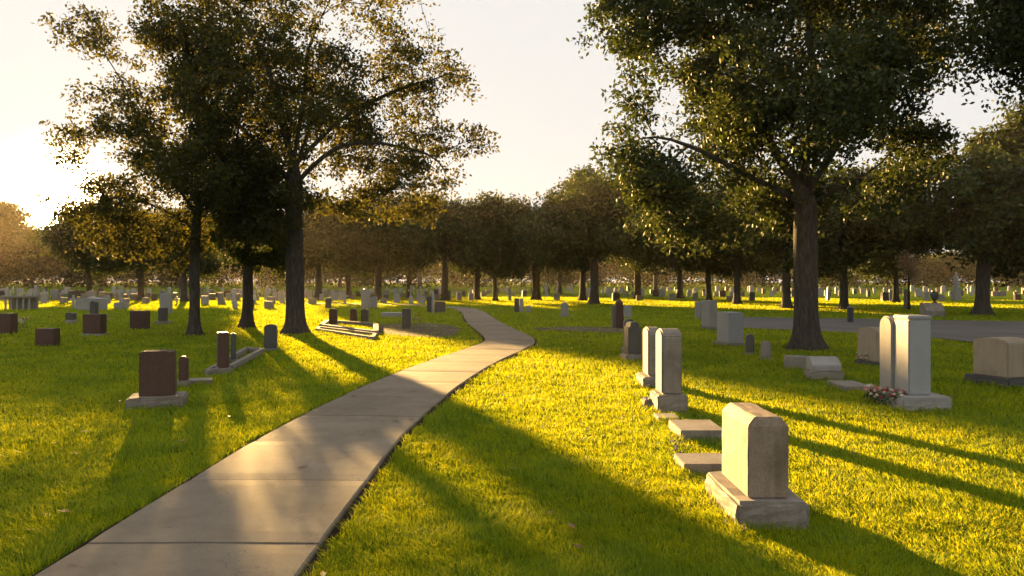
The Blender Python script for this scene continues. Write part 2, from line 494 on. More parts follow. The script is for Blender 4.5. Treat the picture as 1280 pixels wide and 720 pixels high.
def profile(kind, w_, h):
    a = w_ / 2
    if kind == 'flat': return [(-a, 0), (a, 0), (a, h), (-a, h)]
    if kind == 'round':
        r = [( -a, 0), (a, 0), (a, h - a * 0.9)]
        for k in range(1, 10):
            t = math.pi * k / 10
            r.append((a * math.cos(t), h - a * 0.9 + a * 0.9 * math.sin(t)))
        return r + [(-a, h - a * 0.9)]
    if kind == 'seg':
        s = h * 0.12; r = [(-a, 0), (a, 0), (a, h - s)]
        for k in range(1, 8):
            t = math.pi * k / 8
            r.append((a * math.cos(t), h - s + s * math.sin(t)))
        return r + [(-a, h - s)]
    if kind == 'serp':
        s = h * 0.14; r = [(-a, 0), (a, 0), (a, h - s)]
        for k in range(1, 16):
            u = k / 16
            r.append((a * (1 - 2 * u), h - s + s * (0.5 - 0.5 * math.cos(2 * math.pi * u)) ** 0.8))
        return r + [(-a, h - s)]
    if kind == 'peak': return [(-a, 0), (a, 0), (a, h * 0.9), (0, h), (-a, h * 0.9)]
    if kind == 'shoulder': return [(-a, 0), (a, 0), (a, h * 0.84), (a * 0.72, h * 0.84), (a * 0.6, h), (-a * 0.6, h), (-a * 0.72, h * 0.84), (-a, h * 0.84)]
    if kind == 'cross':
        b = a * 0.3; return [(-b, 0), (b, 0), (b, h * 0.58), (a, h * 0.58), (a, h * 0.75), (b, h * 0.75), (b, h), (-b, h), (-b, h * 0.75), (-a, h * 0.75), (-a, h * 0.58), (-b, h * 0.58)]
    if kind == 'rough':
        rng = random.Random(int(w_ * 1000)); r = [(-a, 0), (a, 0)]
        for k in range(9):
            u = k / 8; r.append((a * (1 - 2 * u) * rng.uniform(0.97, 1.0), h * (0.955 + 0.03 * math.sin(u * 3.1) + rng.uniform(-0.012, 0.012))))
        return r


def slab_mesh(kind, w_, t, h, bev=0.012, z0=0.0, taper=0.0, rough=0.0, seed=0):
    bm = bmesh.new()
    if kind in ('hip', 'box', 'slant', 'obelisk', 'pyramid'):
        a, b = w_ / 2, t / 2
        def ring(x, y, z, ox=0, oy=0): return [bm.verts.new(p) for p in ((-x + ox, -y + oy, z), (x + ox, -y + oy, z), (x + ox, y + oy, z), (-x + ox, y + oy, z))]
        if kind == 'hip': rings = [ring(a, b, 0), ring(a, b, h * 0.89), ring(a * 0.95, b * 0.62, h)]
        elif kind == 'box': rings = [ring(a, b, 0), ring(a, b, h)]
        elif kind == 'slant': rings = [ring(a, b, 0), ring(a, b, h * 0.45), ring(a, b * 0.45, h, 0, b * 0.5)]
        elif kind == 'obelisk': rings = [ring(a, b, 0), ring(a * 0.72, b * 0.72, h * 0.88), ring(a * 0.05, b * 0.05, h)]
        else: rings = [ring(a, b, 0), ring(a, b, h * 0.93), ring(a * 0.1, b * 0.1, h)]
        bm.faces.new(rings[0][::-1]); bm.faces.new(rings[-1])
        for r1, r2 in zip(rings, rings[1:]):
            for j in range(4): bm.faces.new((r1[j], r1[(j + 1) % 4], r2[(j + 1) % 4], r2[j]))
    else:
        pr = profile(kind, w_, h)
        f_ = [bm.verts.new((x, -t / 2, z)) for x, z in pr]; k_ = [bm.verts.new((x, t / 2, z)) for x, z in pr]
        n = len(pr)
        bm.faces.new(f_); bm.faces.new(k_[::-1])
        for j in range(n): bm.faces.new((f_[j], k_[j], k_[(j + 1) % n], f_[(j + 1) % n]))
    if taper:
        for q in bm.verts:
            s_ = 1 - taper * q.co.z / h
            q.co.x *= s_; q.co.y *= s_
    bmesh.ops.recalc_face_normals(bm, faces=bm.faces)
    if bev:
        es = [e for e in bm.edges if len(e.link_faces) == 2 and e.calc_face_angle(0) > 0.35]
        bmesh.ops.bevel(bm, geom=es, offset=bev, segments=2, affect='EDGES', clamp_overlap=True)
    if rough:                                    # chipped, hand-cut faces
        bmesh.ops.triangulate(bm, faces=[f for f in bm.faces if len(f.verts) > 4])
        bmesh.ops.subdivide_edges(bm, edges=[e for e in bm.edges if e.calc_length() > 0.1], cuts=4, use_grid_fill=True)
        rng = random.Random(seed)
        for q in bm.verts:
            if q.co.z > 0.01: q.co += Vector((rng.uniform(-1, 1), rng.uniform(-1, 1), rng.uniform(-1, 1))) * rough
    for q in bm.verts: q.co.z += z0
    me = bpy.data.meshes.new('stone'); bm.to_mesh(me); bm.free()
    return me


def gravestone(label, px, py, wpx, hpx, depth, mode='F', rot=0, kind='flat', mat='grey', base=None, bmat=None, group=None, d=None,
               name='gravestone', cat='gravestone', bev=0.012, rough=0.0, taper=0.0, part='tablet', brough=0.004, lean=0.0):
    """px, py: foot of the stone's near side in the photo; wpx/hpx its apparent size there.
    mode F: width seen, thickness = depth; mode S: seen end-on, width = depth runs away from the viewer"""
    if d is None: d = EYE * F / (py - HOR)
    s = F / d
    over, bh = base or (0, 0)
    wv, h = wpx / s, hpx / s
    W, T = (wv, depth) if mode == 'F' else (depth, wv)
    back = (T if mode == 'F' else W) / 2 + over
    cx, cyy = (px - 640) / F * (d + over), d + back
    rz = R(rot) + (math.pi / 2 if mode == 'S' else 0)
    root = empty(name, (cx, cyy, 0.0), rz)
    root.rotation_euler.x = R(lean)
    tag(root, label, cat, group)
    z = -0.03
    if base:
        link('base', slab_mesh('box', W + 2 * over, T + 2 * over, bh + 0.03, min(0.02, bh * 0.2), z, rough=brough, seed=int(px)), M[bmat or mat], root)
    link(part, slab_mesh(kind, W, T, h - bh + (0.0 if base else 0.03), bev, bh if base else z, taper, rough, int(px)), M[mat], root)
    BLOCKED.append((cx, cyy, W / 2 + over, T / 2 + over, rz))
    return root, W, T, h


g = gravestone
# --- right of the path, front to back
front, _, _, _ = g('tall weathered tan stone with hipped top on a thick base, nearest the camera', 960.5, 660, 52, 135, 0.66, 'S', 0, 'hip', 'tan', base=(0.10, 0.165), bmat='grey', bev=0.006, rough=0.0022, brough=0.006)
g('flat sunlit grave marker half hidden behind the nearest tall stone', 886, 592, 62, 12, 0.42, 'F', 0, 'box', 'grey', part='slab', cat='grave marker', name='flat_marker', bev=0.006)
g('flat tan grave marker, second behind the nearest tall stone', 879, 551, 56, 13, 0.62, 'F', 0, 'box', 'grey', part='slab', cat='grave marker', name='flat_marker', bev=0.006)
g('thin flat marker lying just in front of the tall pillar stone', 836, 526, 26, 4, 0.30, 'F', 0, 'box', 'curb', part='slab', cat='grave marker', name='flat_marker', bev=0.005)
g('grey pillar stone with rounded top on a block base, right one of the close pair', 840, 515, 26, 103, 0.42, 'S', 0, 'seg', 'grey', base=(0.06, 0.20), bev=0.02)
g('slimmer grey pillar stone standing behind its twin, lit on its left edge', 818, 483, 16, 73, 0.50, 'S', 0, 'seg', 'grey', base=(0.09, 0.14), bmat='grey', bev=0.02)
g('low rough stone block at the foot of the pillar pair', 813, 508, 16, 9, 0.2, 'F', 5, 'box', 'curb', part='block', rough=0.008)
g('dark mossy monument with stepped top on a pale block base', 792, 451, 17, 48, 0.35, 'F', 8, 'shoulder', 'dark', base=(0.06, 0.12), bmat='grey')
g('pale topped dark stone close behind the stepped mossy monument', 787, 441, 12, 42, 0.3, 'F', 0, 'seg', 'dark', base=(0.05, 0.1), bmat='curb')
g('dark tapering column monument right of the brown dirt strip', 775, 411, 11, 38, 0.4, 'F', 0, 'obelisk', 'brown')
g('narrow grey slab leaning beside the dark tapering column', 768, 410, 5, 28, 0.3, 'F', 0, 'flat', 'curb')
g('small white marble stone just behind the dark tapering column', 785, 396, 9, 14, 0.2, 'F', 0, 'seg', 'white')
g('white stone with dark arched niche alone on the lawn right of the path', 706, 396, 9, 18, 0.25, 'F', 0, 'round', 'pale', base=(0.06, 0.1))
g('small black upright stone touching a white one, right of the path bend', 646, 390, 6, 17, 0.25, 'F', 0, 'flat', 'dark')
g('small white upright stone touching a black one, right of the path bend', 652, 390, 5, 17, 0.25, 'F', 0, 'round', 'white')
g('low pale block right of the black and white pair', 661, 390, 6, 8, 0.2, 'F', 0, 'flat', 'pale')
g('white marble upright with a footing slab, second from the dark arched stone', 890, 412, 10, 36, 0.75, 'S', 8, 'flat', 'pale', base=(0.05, 0.08), bmat='curb')
g('broad white marble upright left of the dark arched stone', 917, 432, 20, 41, 0.65, 'S', 12, 'flat', 'white', base=(0.07, 0.06), bmat='curb')
g('white and dark paired slab beyond the white marble uprights', 875, 398, 9, 21, 0.3, 'F', 0, 'flat', 'pale')
g('slim dark slab behind the white marble uprights', 880, 399, 4, 20, 0.3, 'F', 0, 'flat', 'dark')
g('small dark round topped stone left of the big right trunk', 939, 443, 10, 25, 0.2, 'F', -10, 'round', 'dark', base=(0.03, 0.04), bmat='curb')
g('small grey square topped stone between the dark arched stone and big trunk', 959, 449, 12, 22, 0.18, 'F', -14, 'seg', 'grey', base=(0.03, 0.03), bmat='curb')
g('low grey block marker right of the big trunk foot', 999, 460, 26, 14, 0.32, 'F', -6, 'box', 'curb', part='block', cat='grave marker', name='low_marker')
g('low slant faced grey marker on a matching base, right of the big trunk', 1035, 474, 36, 26, 0.36, 'F', -4, 'slant', 'pale', base=(0.03, 0.12), bmat='curb', cat='grave marker', name='low_marker')
g('thin concrete ledger slab sunk in grass left of the flower heaped white monument', 1074, 487, 36, 4, 0.7, 'F', 0, 'box', 'curb', part='slab', cat='grave marker', name='flat_marker', bev=0.006)
g('sandy stone with sunlit left face and flowers at its foot', 1100, 458, 19, 48, 0.55, 'S', 14, 'seg', 'sand', base=(0.04, 0.08), bmat='dark')
big, bw, bt, bh_ = g('tallest white monument on a wide pale base beside red and white flowers', 1149, 512, 30, 112, 0.34, 'S', 4, 'flat', 'white', base=(0.17, 0.15), bmat='pale', bev=0.015)
link('arched_back_slab', slab_mesh('round', 0.30, 0.17, 0.98, 0.015, 0.15), M['pale'], big).location = (0.335, 0.09, 0)
link('cap', slab_mesh('pyramid', 0.35, 0.325, 0.05, 0.012, 1.105), M['white'], big)
g('tan faced stone on a dark base at the right edge of the photo', 1268, 482, 44, 58, 0.60, 'S', 20, 'seg', 'sand', base=(0.09, 0.11), bmat='dark')
sv, _, _, _ = g('grey slant stone across the road with a dark urn on top', 1170, 396, 24, 17, 0.6, 'F', 0, 'slant', 'grey')
g('dark square stone in the sunlit strip beyond the road', 1108, 376, 9, 11, 0.4, 'F', 0, 'flat', 'dark')
g('slim pinkish post stone beside the small pale tree', 1134.5, 386, 4, 24, 0.3, 'F', 0, 'flat', 'pale')

# --- left of the path
g('brown granite slab with chipped top on a pale base, nearest stone left of the path', 192, 510, 42, 71, 0.26, 'F', 17, 'rough', 'brown', base=(0.13, 0.13), bmat='grey', bev=0.006)
g('narrow red and dark stone just right of the nearest brown slab', 227, 482, 10, 36, 0.16, 'F', 12, 'seg', 'brown', base=(0.03, 0.07), bmat='curb')
g('flat pale slab stretching right of the narrow red stone', 245, 479, 28, 3.5, 0.35, 'F', 20, 'box', 'curb', part='slab', cat='grave marker', name='flat_marker', bev=0.004)
g('dark upright stone at the near end of the long kerbed plot', 274, 467, 13, 51, 0.34, 'F', 25, 'flat', 'brown', base=(0.05, 0.09), bmat='curb')
g('thin grey stone just behind the dark one on the kerbed plot', 288, 453, 6, 36, 0.34, 'F', 20, 'flat', 'dark', base=(0.03, 0.05), bmat='curb')
g('dark upright stone left of the bigger trunk, at the far end of the kerbed plot', 336.5, 438, 15, 32, 0.25, 'F', 10, 'seg', 'dark', base=(0.05, 0.04), bmat='curb')
g('low square brown block, nearest of the blocks on the left lawn', 55, 433, 23, 22, 0.32, 'F', 4, 'flat', 'brown')
g('deep red square block between the two other square blocks', 114.5, 419, 23, 26, 0.35, 'F', 0, 'flat', 'brown', base=(0.04, 0.04), bmat='pale')
g('grey brown square block right of the deep red one', 172, 411, 20, 22, 0.35, 'F', 0, 'flat', 'brown')
g('brown block cut by the left edge of the photo', 5, 417, 17, 25, 0.35, 'F', 0, 'flat', 'brown')
g('tall pale slab standing above a small dark stone left of the thin trunk', 206, 392, 13, 26, 0.3, 'F', 0, 'flat', 'pale')
g('small dark stone on light steps in front of the tall pale slab', 202, 405, 9, 20, 0.25, 'F', 0, 'flat', 'dark', base=(0.1, 0.1), bmat='curb')
g('small white topped dark block alone on the far left lawn', 86, 404, 9, 13, 0.3, 'F', 0, 'seg', 'dark', base=(0.02, 0.12), bmat='pale')
g('dark pointed stone rising behind the deep red block', 115.5, 396, 7, 20, 0.3, 'F', 0, 'round', 'dark')
g('white cross on a broad pale base in the far left rows', 150, 386, 8, 28, 0.3, 'F', 0, 'cross', 'white', base=(0.12, 0.35), bmat='pale')
g('wide sloping grey vault roofed slab in the far left rows', 107, 388, 26, 16, 1.2, 'F', 0, 'peak', 'pale')
g('white topped dark stone at the left end of the kerbed bed by the trunk', 415.5, 407, 9, 21, 0.3, 'F', 0, 'seg', 'brown', base=(0.03, 0.04), bmat='curb')
g('dark slim stone in the middle of the kerbed bed beside the big trunk', 441, 403, 7.5, 17, 0.3, 'F', 0, 'seg', 'brown')
g('dark stone at the right end of the kerbed bed beside the big trunk', 455.5, 403, 9, 17, 0.3, 'F', 0, 'peak', 'dark')
g('tall pale grey slab behind the kerbed bed stones', 456.5, 386, 10, 24, 0.3, 'F', 0, 'flat', 'pale')
g('long flat white marker on the lawn beyond the kerbed bed', 489, 396, 26, 5, 0.7, 'F', 0, 'box', 'white', part='slab', cat='grave marker', name='flat_marker')
g('black upright stone beside a bunch of flowers at the dirt patch', 507.5, 411, 10, 25, 0.3, 'F', 0, 'flat', 'dark')
g('dark upright stone left of a thin white post near the path end', 536.5, 391, 6, 20, 0.3, 'F', 0, 'flat', 'dark')
g('thin white post stone near the path end', 541, 392, 3, 17, 0.12, 'F', 0, 'flat', 'white')
g('wide dark stone right of the thin white post near the path end', 550, 391, 13, 14, 0.35, 'F', 0, 'flat', 'dark')


# --- kerbed plots
def kerb_plot(label, pts, wid, h, mat='curb', debris=0, seed=1):
    """frame of kerb stones round a plot given by its four ground corners"""
    P = [Vector((*p, 0)) for p in pts]
    c = sum(P, Vector()) / 4
    root = empty('kerbed_plot', (c.x, c.y, 0)); tag(root, label, 'kerb')
    for k in range(4):
        a, b = P[k], P[(k + 1) % 4]
        dv = b - a; ln = dv.length - wid
        o = link('kerb_stone', slab_mesh('box', max(ln, wid) - 0.004 + (wid if k % 2 == 0 else 0) - (0 if k % 2 == 0 else wid), wid, h + 0.03, 0.01, -0.03, rough=0.004, seed=seed + k), M[mat], root)
        mid = (a + b) / 2 - c
        o.location = (mid.x, mid.y, 0.002 * (k % 2)); o.rotation_euler.z = math.atan2(dv.y, dv.x)
    xs_ = [p[0] for p in pts]; ys_ = [p[1] for p in pts]
    return root


kerb_plot('long pale kerb running away from the dark uprights left of the path', [ground_at(258, 469), ground_at(286, 464), ground_at(328, 440), ground_at(308, 439)], 0.10, 0.09)
kerb_plot('pale kerbed bed holding three dark stones beside the big left trunk', [ground_at(402, 409), ground_at(470, 418), ground_at(470, 408), ground_at(410, 403)], 0.18, 0.11, seed=5)
kerb_plot('low kerb of rubble stones right of the big left trunk', [ground_at(396, 413), ground_at(466, 424), ground_at(469, 419), ground_at(400, 410.5)], 0.12, 0.07, seed=9)


# --- flowers
def bouquet(label, x, y, z, rad, n, cols, seed, h=0.12, stretch=(1, 1)):
    rng = random.Random(seed)
    root = empty('flower_bouquet', (x, y, z)); tag(root, label, 'flowers')
    lv, lf = [], []
    for k in range(n * 5):
        a = rng.uniform(0, 6.28); r = rad * math.sqrt(rng.random()); zz = rng.uniform(0, h * 0.8)
        p = Vector((r * math.cos(a) * stretch[0], r * math.sin(a) * stretch[1], zz))
        u = Vector((rng.uniform(-1, 1), rng.uniform(-1, 1), rng.uniform(0, 1.2))).normalized() * rng.uniform(0.03, 0.07)
        s_ = u.cross(Vector((0, 0, 1)))
        s_ = (s_.normalized() if s_.length > 1e-4 else Vector((1, 0, 0))) * 0.014
        b_ = len(lv); lv += [p, p + u * 0.5 + s_, p + u, p + u * 0.5 - s_]; lf.append((b_, b_ + 1, b_ + 2, b_ + 3))
    link('leaves', mesh_arrays('leaves', [tuple(q) for q in lv], [np.array(lf)]), M['stemgreen'], root)
    for c in cols:
        bm = bmesh.new(); q = 0.026
        for ly in range(2):                     # two whorls of cupped petals
            for t in range(6):
                th = t * 1.047 + ly * 0.5; rr = q * (1 - 0.35 * ly)
                d1 = Vector((math.cos(th), math.sin(th), 0)); d2 = Vector((-math.sin(th), math.cos(th), 0))
                if not (t or ly): c0 = bm.verts.new((0, 0, 0))
                vv = [c0, bm.verts.new(d1 * rr * 0.7 + d2 * rr * 0.5 + Vector((0, 0, q * (0.25 + 0.4 * ly)))),
                      bm.verts.new(d1 * rr * 1.1 + Vector((0, 0, q * (0.45 + 0.7 * ly)))), bm.verts.new(d1 * rr * 0.7 - d2 * rr * 0.5 + Vector((0, 0, q * (0.25 + 0.4 * ly))))]
                bm.faces.new(vv)
        me = bpy.data.meshes.new('bloom'); bm.to_mesh(me); bm.free()
        for k in range(max(3, n // len(cols))):
            a = rng.uniform(0, 6.28); r = rad * math.sqrt(rng.random())
            o = link('bloom', me, M[c], root)
            o.location = (r * math.cos(a) * stretch[0], r * math.sin(a) * stretch[1], h * rng.uniform(0.45, 1.0))
            o.rotation_euler = (rng.uniform(-.7, .7), rng.uniform(-.7, .7), rng.uniform(0, 6)); o.scale = [rng.uniform(.7, 1.4)] * 3
    return root


x, y = ground_at(1110, 506); bouquet('red and white flowers heaped left of the tallest white monument', x, y + 0.12, 0, 0.20, 84, ['red', 'cream', 'cream', 'pink'], 3, 0.19, (0.9, 2.0))
x, y = ground_at(1084, 455); bouquet('cream and pink flowers left of the sandy stone', x, y, 0, 0.20, 34, ['cream', 'pink', 'cream'], 4, 0.22, (0.9, 1.3))
x, y = ground_at(521, 410); bouquet('yellow and white flowers right of the black upright stone', x, y, 0, 0.14, 26, ['yellow', 'cream'], 5, 0.52)
x, y = ground_at(134, 406); bouquet('dark and cream flowers right of the deep red block', x, y, 0, 0.14, 16, ['pink', 'cream'], 6, 0.40)
x, y = ground_at(20, 413); bouquet('pale flowers right of the brown block at the left edge', x, y, 0, 0.25, 24, ['cream', 'cream'], 7, 0.38)
x, y = ground_at(28, 412); bouquet('cream flowers a step right of the pale flowers at the left edge', x, y, 0, 0.16, 18, ['cream', 'pink'], 8, 0.40)


def rubble(label, x0, y0, x1, y1, n, rmin, rmax, seed, mat='grey'):
    rng = random.Random(seed)
    bm = bmesh.new()
    for k in range(n):
        t = rng.random(); r = rng.uniform(rmin, rmax)
        c = Vector((x0 + (x1 - x0) * t + rng.gauss(0, 0.02), y0 + (y1 - y0) * t + rng.gauss(0, 0.03), r * 0.3))
        res = bmesh.ops.create_icosphere(bm, subdivisions=1, radius=r, matrix=Matrix.Translation(c) @ Matrix.Diagonal((1, rng.uniform(0.6, 1.3), 0.7, 1)))
        for q in res['verts']: q.co += Vector((rng.uniform(-1, 1), rng.uniform(-1, 1), rng.uniform(-1, 1))) * r * 0.25
    me = bpy.data.meshes.new('rubble'); bm.to_mesh(me); bm.free()
    return tag(link('loose_gravel', me, M[mat]), label, 'gravel', kind='stuff')


rubble('small reddish stones scattered along the left foot of the nearest base', 1.40, 5.2, 1.52, 6.4, 70, 0.008, 0.022, 2, 'sand')
rubble('loose stones beside the flat markers behind the nearest tall stone', 1.50, 7.2, 1.70, 8.6, 45, 0.01, 0.03, 5, 'grey')

# --- litter bin, urn, statue, columned monument
def lathe(rings, n=20):
    bm = bmesh.new(); rs = []
    for r, z in rings: rs.append([bm.verts.new((r * math.cos(6.28318 * k / n), r * math.sin(6.28318 * k / n), z)) for k in range(n)])
    bm.faces.new(rs[0][::-1]); bm.faces.new(rs[-1])
    for a, b in zip(rs, rs[1:]):
        for k in range(n): bm.faces.new((a[k], a[(k + 1) % n], b[(k + 1) % n], b[k]))
    me = bpy.data.meshes.new('lathe'); bm.to_mesh(me); bm.free()
    return me


x, y = ground_at(1063, 403); t = empty('litter_bin', (x, y, 0)); tag(t, 'dark cylindrical litter bin at the near kerb of the road', 'litter bin')
link('body', lathe([(0.10, 0), (0.105, 0.02), (0.115, 0.50), (0.125, 0.51), (0.125, 0.53), (0.11, 0.535)]), M['bin'], t)
link('lid', lathe([(0.118, 0.536), (0.122, 0.56), (0.09, 0.60), (0.04, 0.62)]), M['dark'], t)
u = tag(link('urn', lathe([(0.10, 0), (0.10, 0.03), (0.04, 0.06), (0.05, 0.10), (0.16, 0.24), (0.19, 0.38), (0.13, 0.45), (0.16, 0.47), (0.16, 0.49)]), M['dark']), 'dark urn standing on the grey slant stone across the road', 'urn')
dd = 1600 / 46.0; u.location = ((1170 - 640) / F * (dd + .3), dd + 0.42, 0.585)
x, y = at_depth(1195, 62); t = empty('statue', (x, y, 0)); tag(t, 'slender white draped figure statue left of the rightmost dark trunk', 'statue')
link('figure', lathe([(0.16, 0.9), (0.20, 1.1), (0.19, 1.4), (0.15, 1.6), (0.17, 1.78), (0.14, 1.9), (0.06, 1.97), (0.09, 2.05), (0.08, 2.14), (0.02, 2.2)]), M['white'], t)
link('plinth', slab_mesh('box', 0.55, 0.5, 0.93, 0.02, -0.03), M['pale'], t)
x, y = ground_at(18, 387); t = empty('columned_monument', (x, y + 0.5, 0)); t.scale = (.8, .8, .78); tag(t, 'long pale monument with a row of short columns at the far left edge', 'monument')
link('back_wall', slab_mesh('box', 1.9, 0.25, 0.84, 0.01, -0.03), M['curb'], t).location = (0, 0.4, 0)
link('roof_slab', slab_mesh('box', 2.1, 1.0, 0.16, 0.02, 0.812), M['curb'], t)
for k in range(5): link('column', lathe([(0.09, 0), (0.09, 0.05), (0.065, 0.08), (0.06, 0.72), (0.09, 0.76), (0.09, 0.81)], 12), M['pale'], t).location = (-0.8 + 0.4 * k, -0.3, 0)

# ------------------------------------------------------------------ far rows of stones
rng = random.Random(11)
VARS = []
for k, (kind, w_, t_, h_, m_) in enumerate([('flat', .6, .25, .75, 'pale'), ('seg', .55, .22, .85, 'white'), ('round', .45, .15, .9, 'white'), ('serp', .8, .25, .8, 'pale'), ('flat', .7, .3, .6, 'grey'),
                                             ('obelisk', .35, .35, 1.45, 'white'), ('flat', .5, .3, .8, 'dark'), ('seg', .7, .25, .7, 'brown'), ('cross', .55, .14, 1.2, 'white'), ('shoulder', .6, .3, 1.0, 'pale'), ('peak', .5, .25, 1.0, 'white')]):
    me = slab_mesh(kind, w_, t_, h_, 0.012, -0.03); me.materials.append(M[m_]); VARS.append((me, m_, kind, h_))
DESC = {'flat': 'square topped', 'seg': 'bowed', 'round': 'round topped', 'serp': 'wave topped', 'obelisk': 'obelisk', 'cross': 'cross shaped', 'shoulder': 'stepped', 'peak': 'pointed'}
CN = {'pale': 'pale grey', 'white': 'white', 'grey': 'grey', 'dark': 'dark', 'brown': 'brown'}


BULK = []


def far_stone(px, d, group, where, weights, bulk=False):
    me, m_, kind, h_ = rng.choices(VARS, weights)[0]
    o = bpy.data.objects.new('gravestone', me)
    if bulk: BULK.append(o)
    else: COL.objects.link(o)
    x, y = at_depth(px, d)
    o.location = (x, y, 0); o.rotation_euler = (R(rng.uniform(-2, 2)), R(rng.uniform(-2, 2)), R(rng.uniform(-14, 14)))
    s = rng.uniform(0.8, 1.25) * (0.62 if d < 58 else 0.74); o.scale = (s * rng.uniform(.85, 1.2), s, s * rng.uniform(.85, 1.15))
    return tag(o, f'small {CN[m_]} {DESC[kind]} stone in {where}', 'gravestone', group)


WL = [4, 2.5, 3, 3, 7, 2, 6, 4, 1.6, 3, 2]
for row, (d, a, b, step) in enumerate([(46, -20, 590, 26), (54, -30, 600, 17), (64, -40, 600, 11), (78, -40, 600, 11), (95, -40, 600, 11)]):
    px = a + rng.uniform(0, step)
    while px < b:
        if not (row < 1 and (rng.random() < 0.45 or 480 < px < 600)) and not (row == 1 and px > 545):
            far_stone(px, d * rng.uniform(0.97, 1.03), 'small stones in the far left rows', 'the crowded rows far left of the path', WL, d > 80)
        px += step * rng.uniform(0.6, 1.5)
for row, (d, a, b, step) in enumerate([(62, 620, 1290, 30), (80, 600, 1290, 13), (96, 600, 1290, 12), (116, 600, 1300, 11)]):
    px = a + rng.uniform(0, step)
    while px < b:
        if rng.random() < 0.8:
            far_stone(px, d * rng.uniform(0.97, 1.03), 'small stones in the far right rows', 'the sunlit rows far beyond the road', WL, d > 90)
        px += step * rng.uniform(0.6, 1.5)

bm = bmesh.new(); mats_ = []
for o in BULK:
    nf = len(bm.faces); nv0 = len(bm.verts)
    mtx = Matrix.LocRotScale(o.location, o.rotation_euler, o.scale)
    bm.from_mesh(o.data); bm.verts.ensure_lookup_table(); bm.faces.ensure_lookup_table()
    for q in bm.verts[nv0:]: q.co = mtx @ q.co
    mt_ = o.data.materials[0]
    if mt_ not in mats_: mats_.append(mt_)
    for fc in bm.faces[nf:]: fc.material_index = mats_.index(mt_)
    bpy.data.objects.remove(o)
me = bpy.data.meshes.new('distant_gravestones'); bm.to_mesh(me); bm.free()
for mt_ in mats_: me.materials.append(mt_)
tag(link('distant_gravestones', me), 'farthest rows of tiny gravestones below the trees on the horizon', 'gravestones', kind='stuff')

# ------------------------------------------------------------------ trees
def colonize(attr, trunk, step, kill, iters, rg, up=0.12, infl=1e9, first=0, limbs=()):
    nodes = [np.array(p, float) for p in trunk]; par = [-1] + list(range(len(trunk) - 1))
    for z0, pts in limbs:                                # main limbs laid out by hand
        k0 = int(np.argmin([abs(t[2] - z0) for t in trunk]))
        cv = catmull([trunk[k0]] + [np.array(p, float) for p in pts], step)[1:]
        prev = k0
        for c in cv:
            nodes.append(c + rg.normal(0, 0.03, 3)); par.append(prev); prev = len(nodes) - 1
    A = attr.copy(); near = np.zeros(len(A), int); dist = np.full(len(A), 1e9)
    def upd(lo):
        nonlocal near, dist
        nn = np.array(nodes[lo:])
        D = np.linalg.norm(A[:, None] - nn[None], axis=2)
        if lo == 0 and first: D[:, :first] = 1e8
        j = D.argmin(1); dm = D[np.arange(len(A)), j]
        m = dm < dist
        near[m] = j[m] + lo; dist[m] = dm[m]
    upd(0)
    for it in range(iters):
        keep = dist > kill
        A = A[keep]; near = near[keep]; dist = dist[keep]
        if len(A) == 0: break
        act = dist < infl
        if not act.any(): break
        NN = np.array(nodes)
        acc = np.zeros_like(NN)
        dv = A[act] - NN[near[act]]; dl = np.linalg.norm(dv, axis=1)[:, None]
        np.add.at(acc, near[act], dv / dl)
        src = np.unique(near[act])
        lo = len(nodes)
        for s in src:
            v_ = acc[s]; l_ = np.linalg.norm(v_)
            if l_ < 1e-3: v_ = rg.normal(size=3)
            else: v_ = v_ / l_
            if par[s] >= 0:                              # keep some of the parent's heading
                hd = NN[s] - NN[par[s]]; hd /= np.linalg.norm(hd) + 1e-9
                v_ = v_ + 0.45 * hd
            v_ = v_ + rg.normal(0, 0.20, 3) + np.array([0, 0, up])
            v_ /= np.linalg.norm(v_)
            nodes.append(NN[s] + v_ * step); par.append(int(s))
        upd(lo)
    return np.array(nodes), np.array(par)


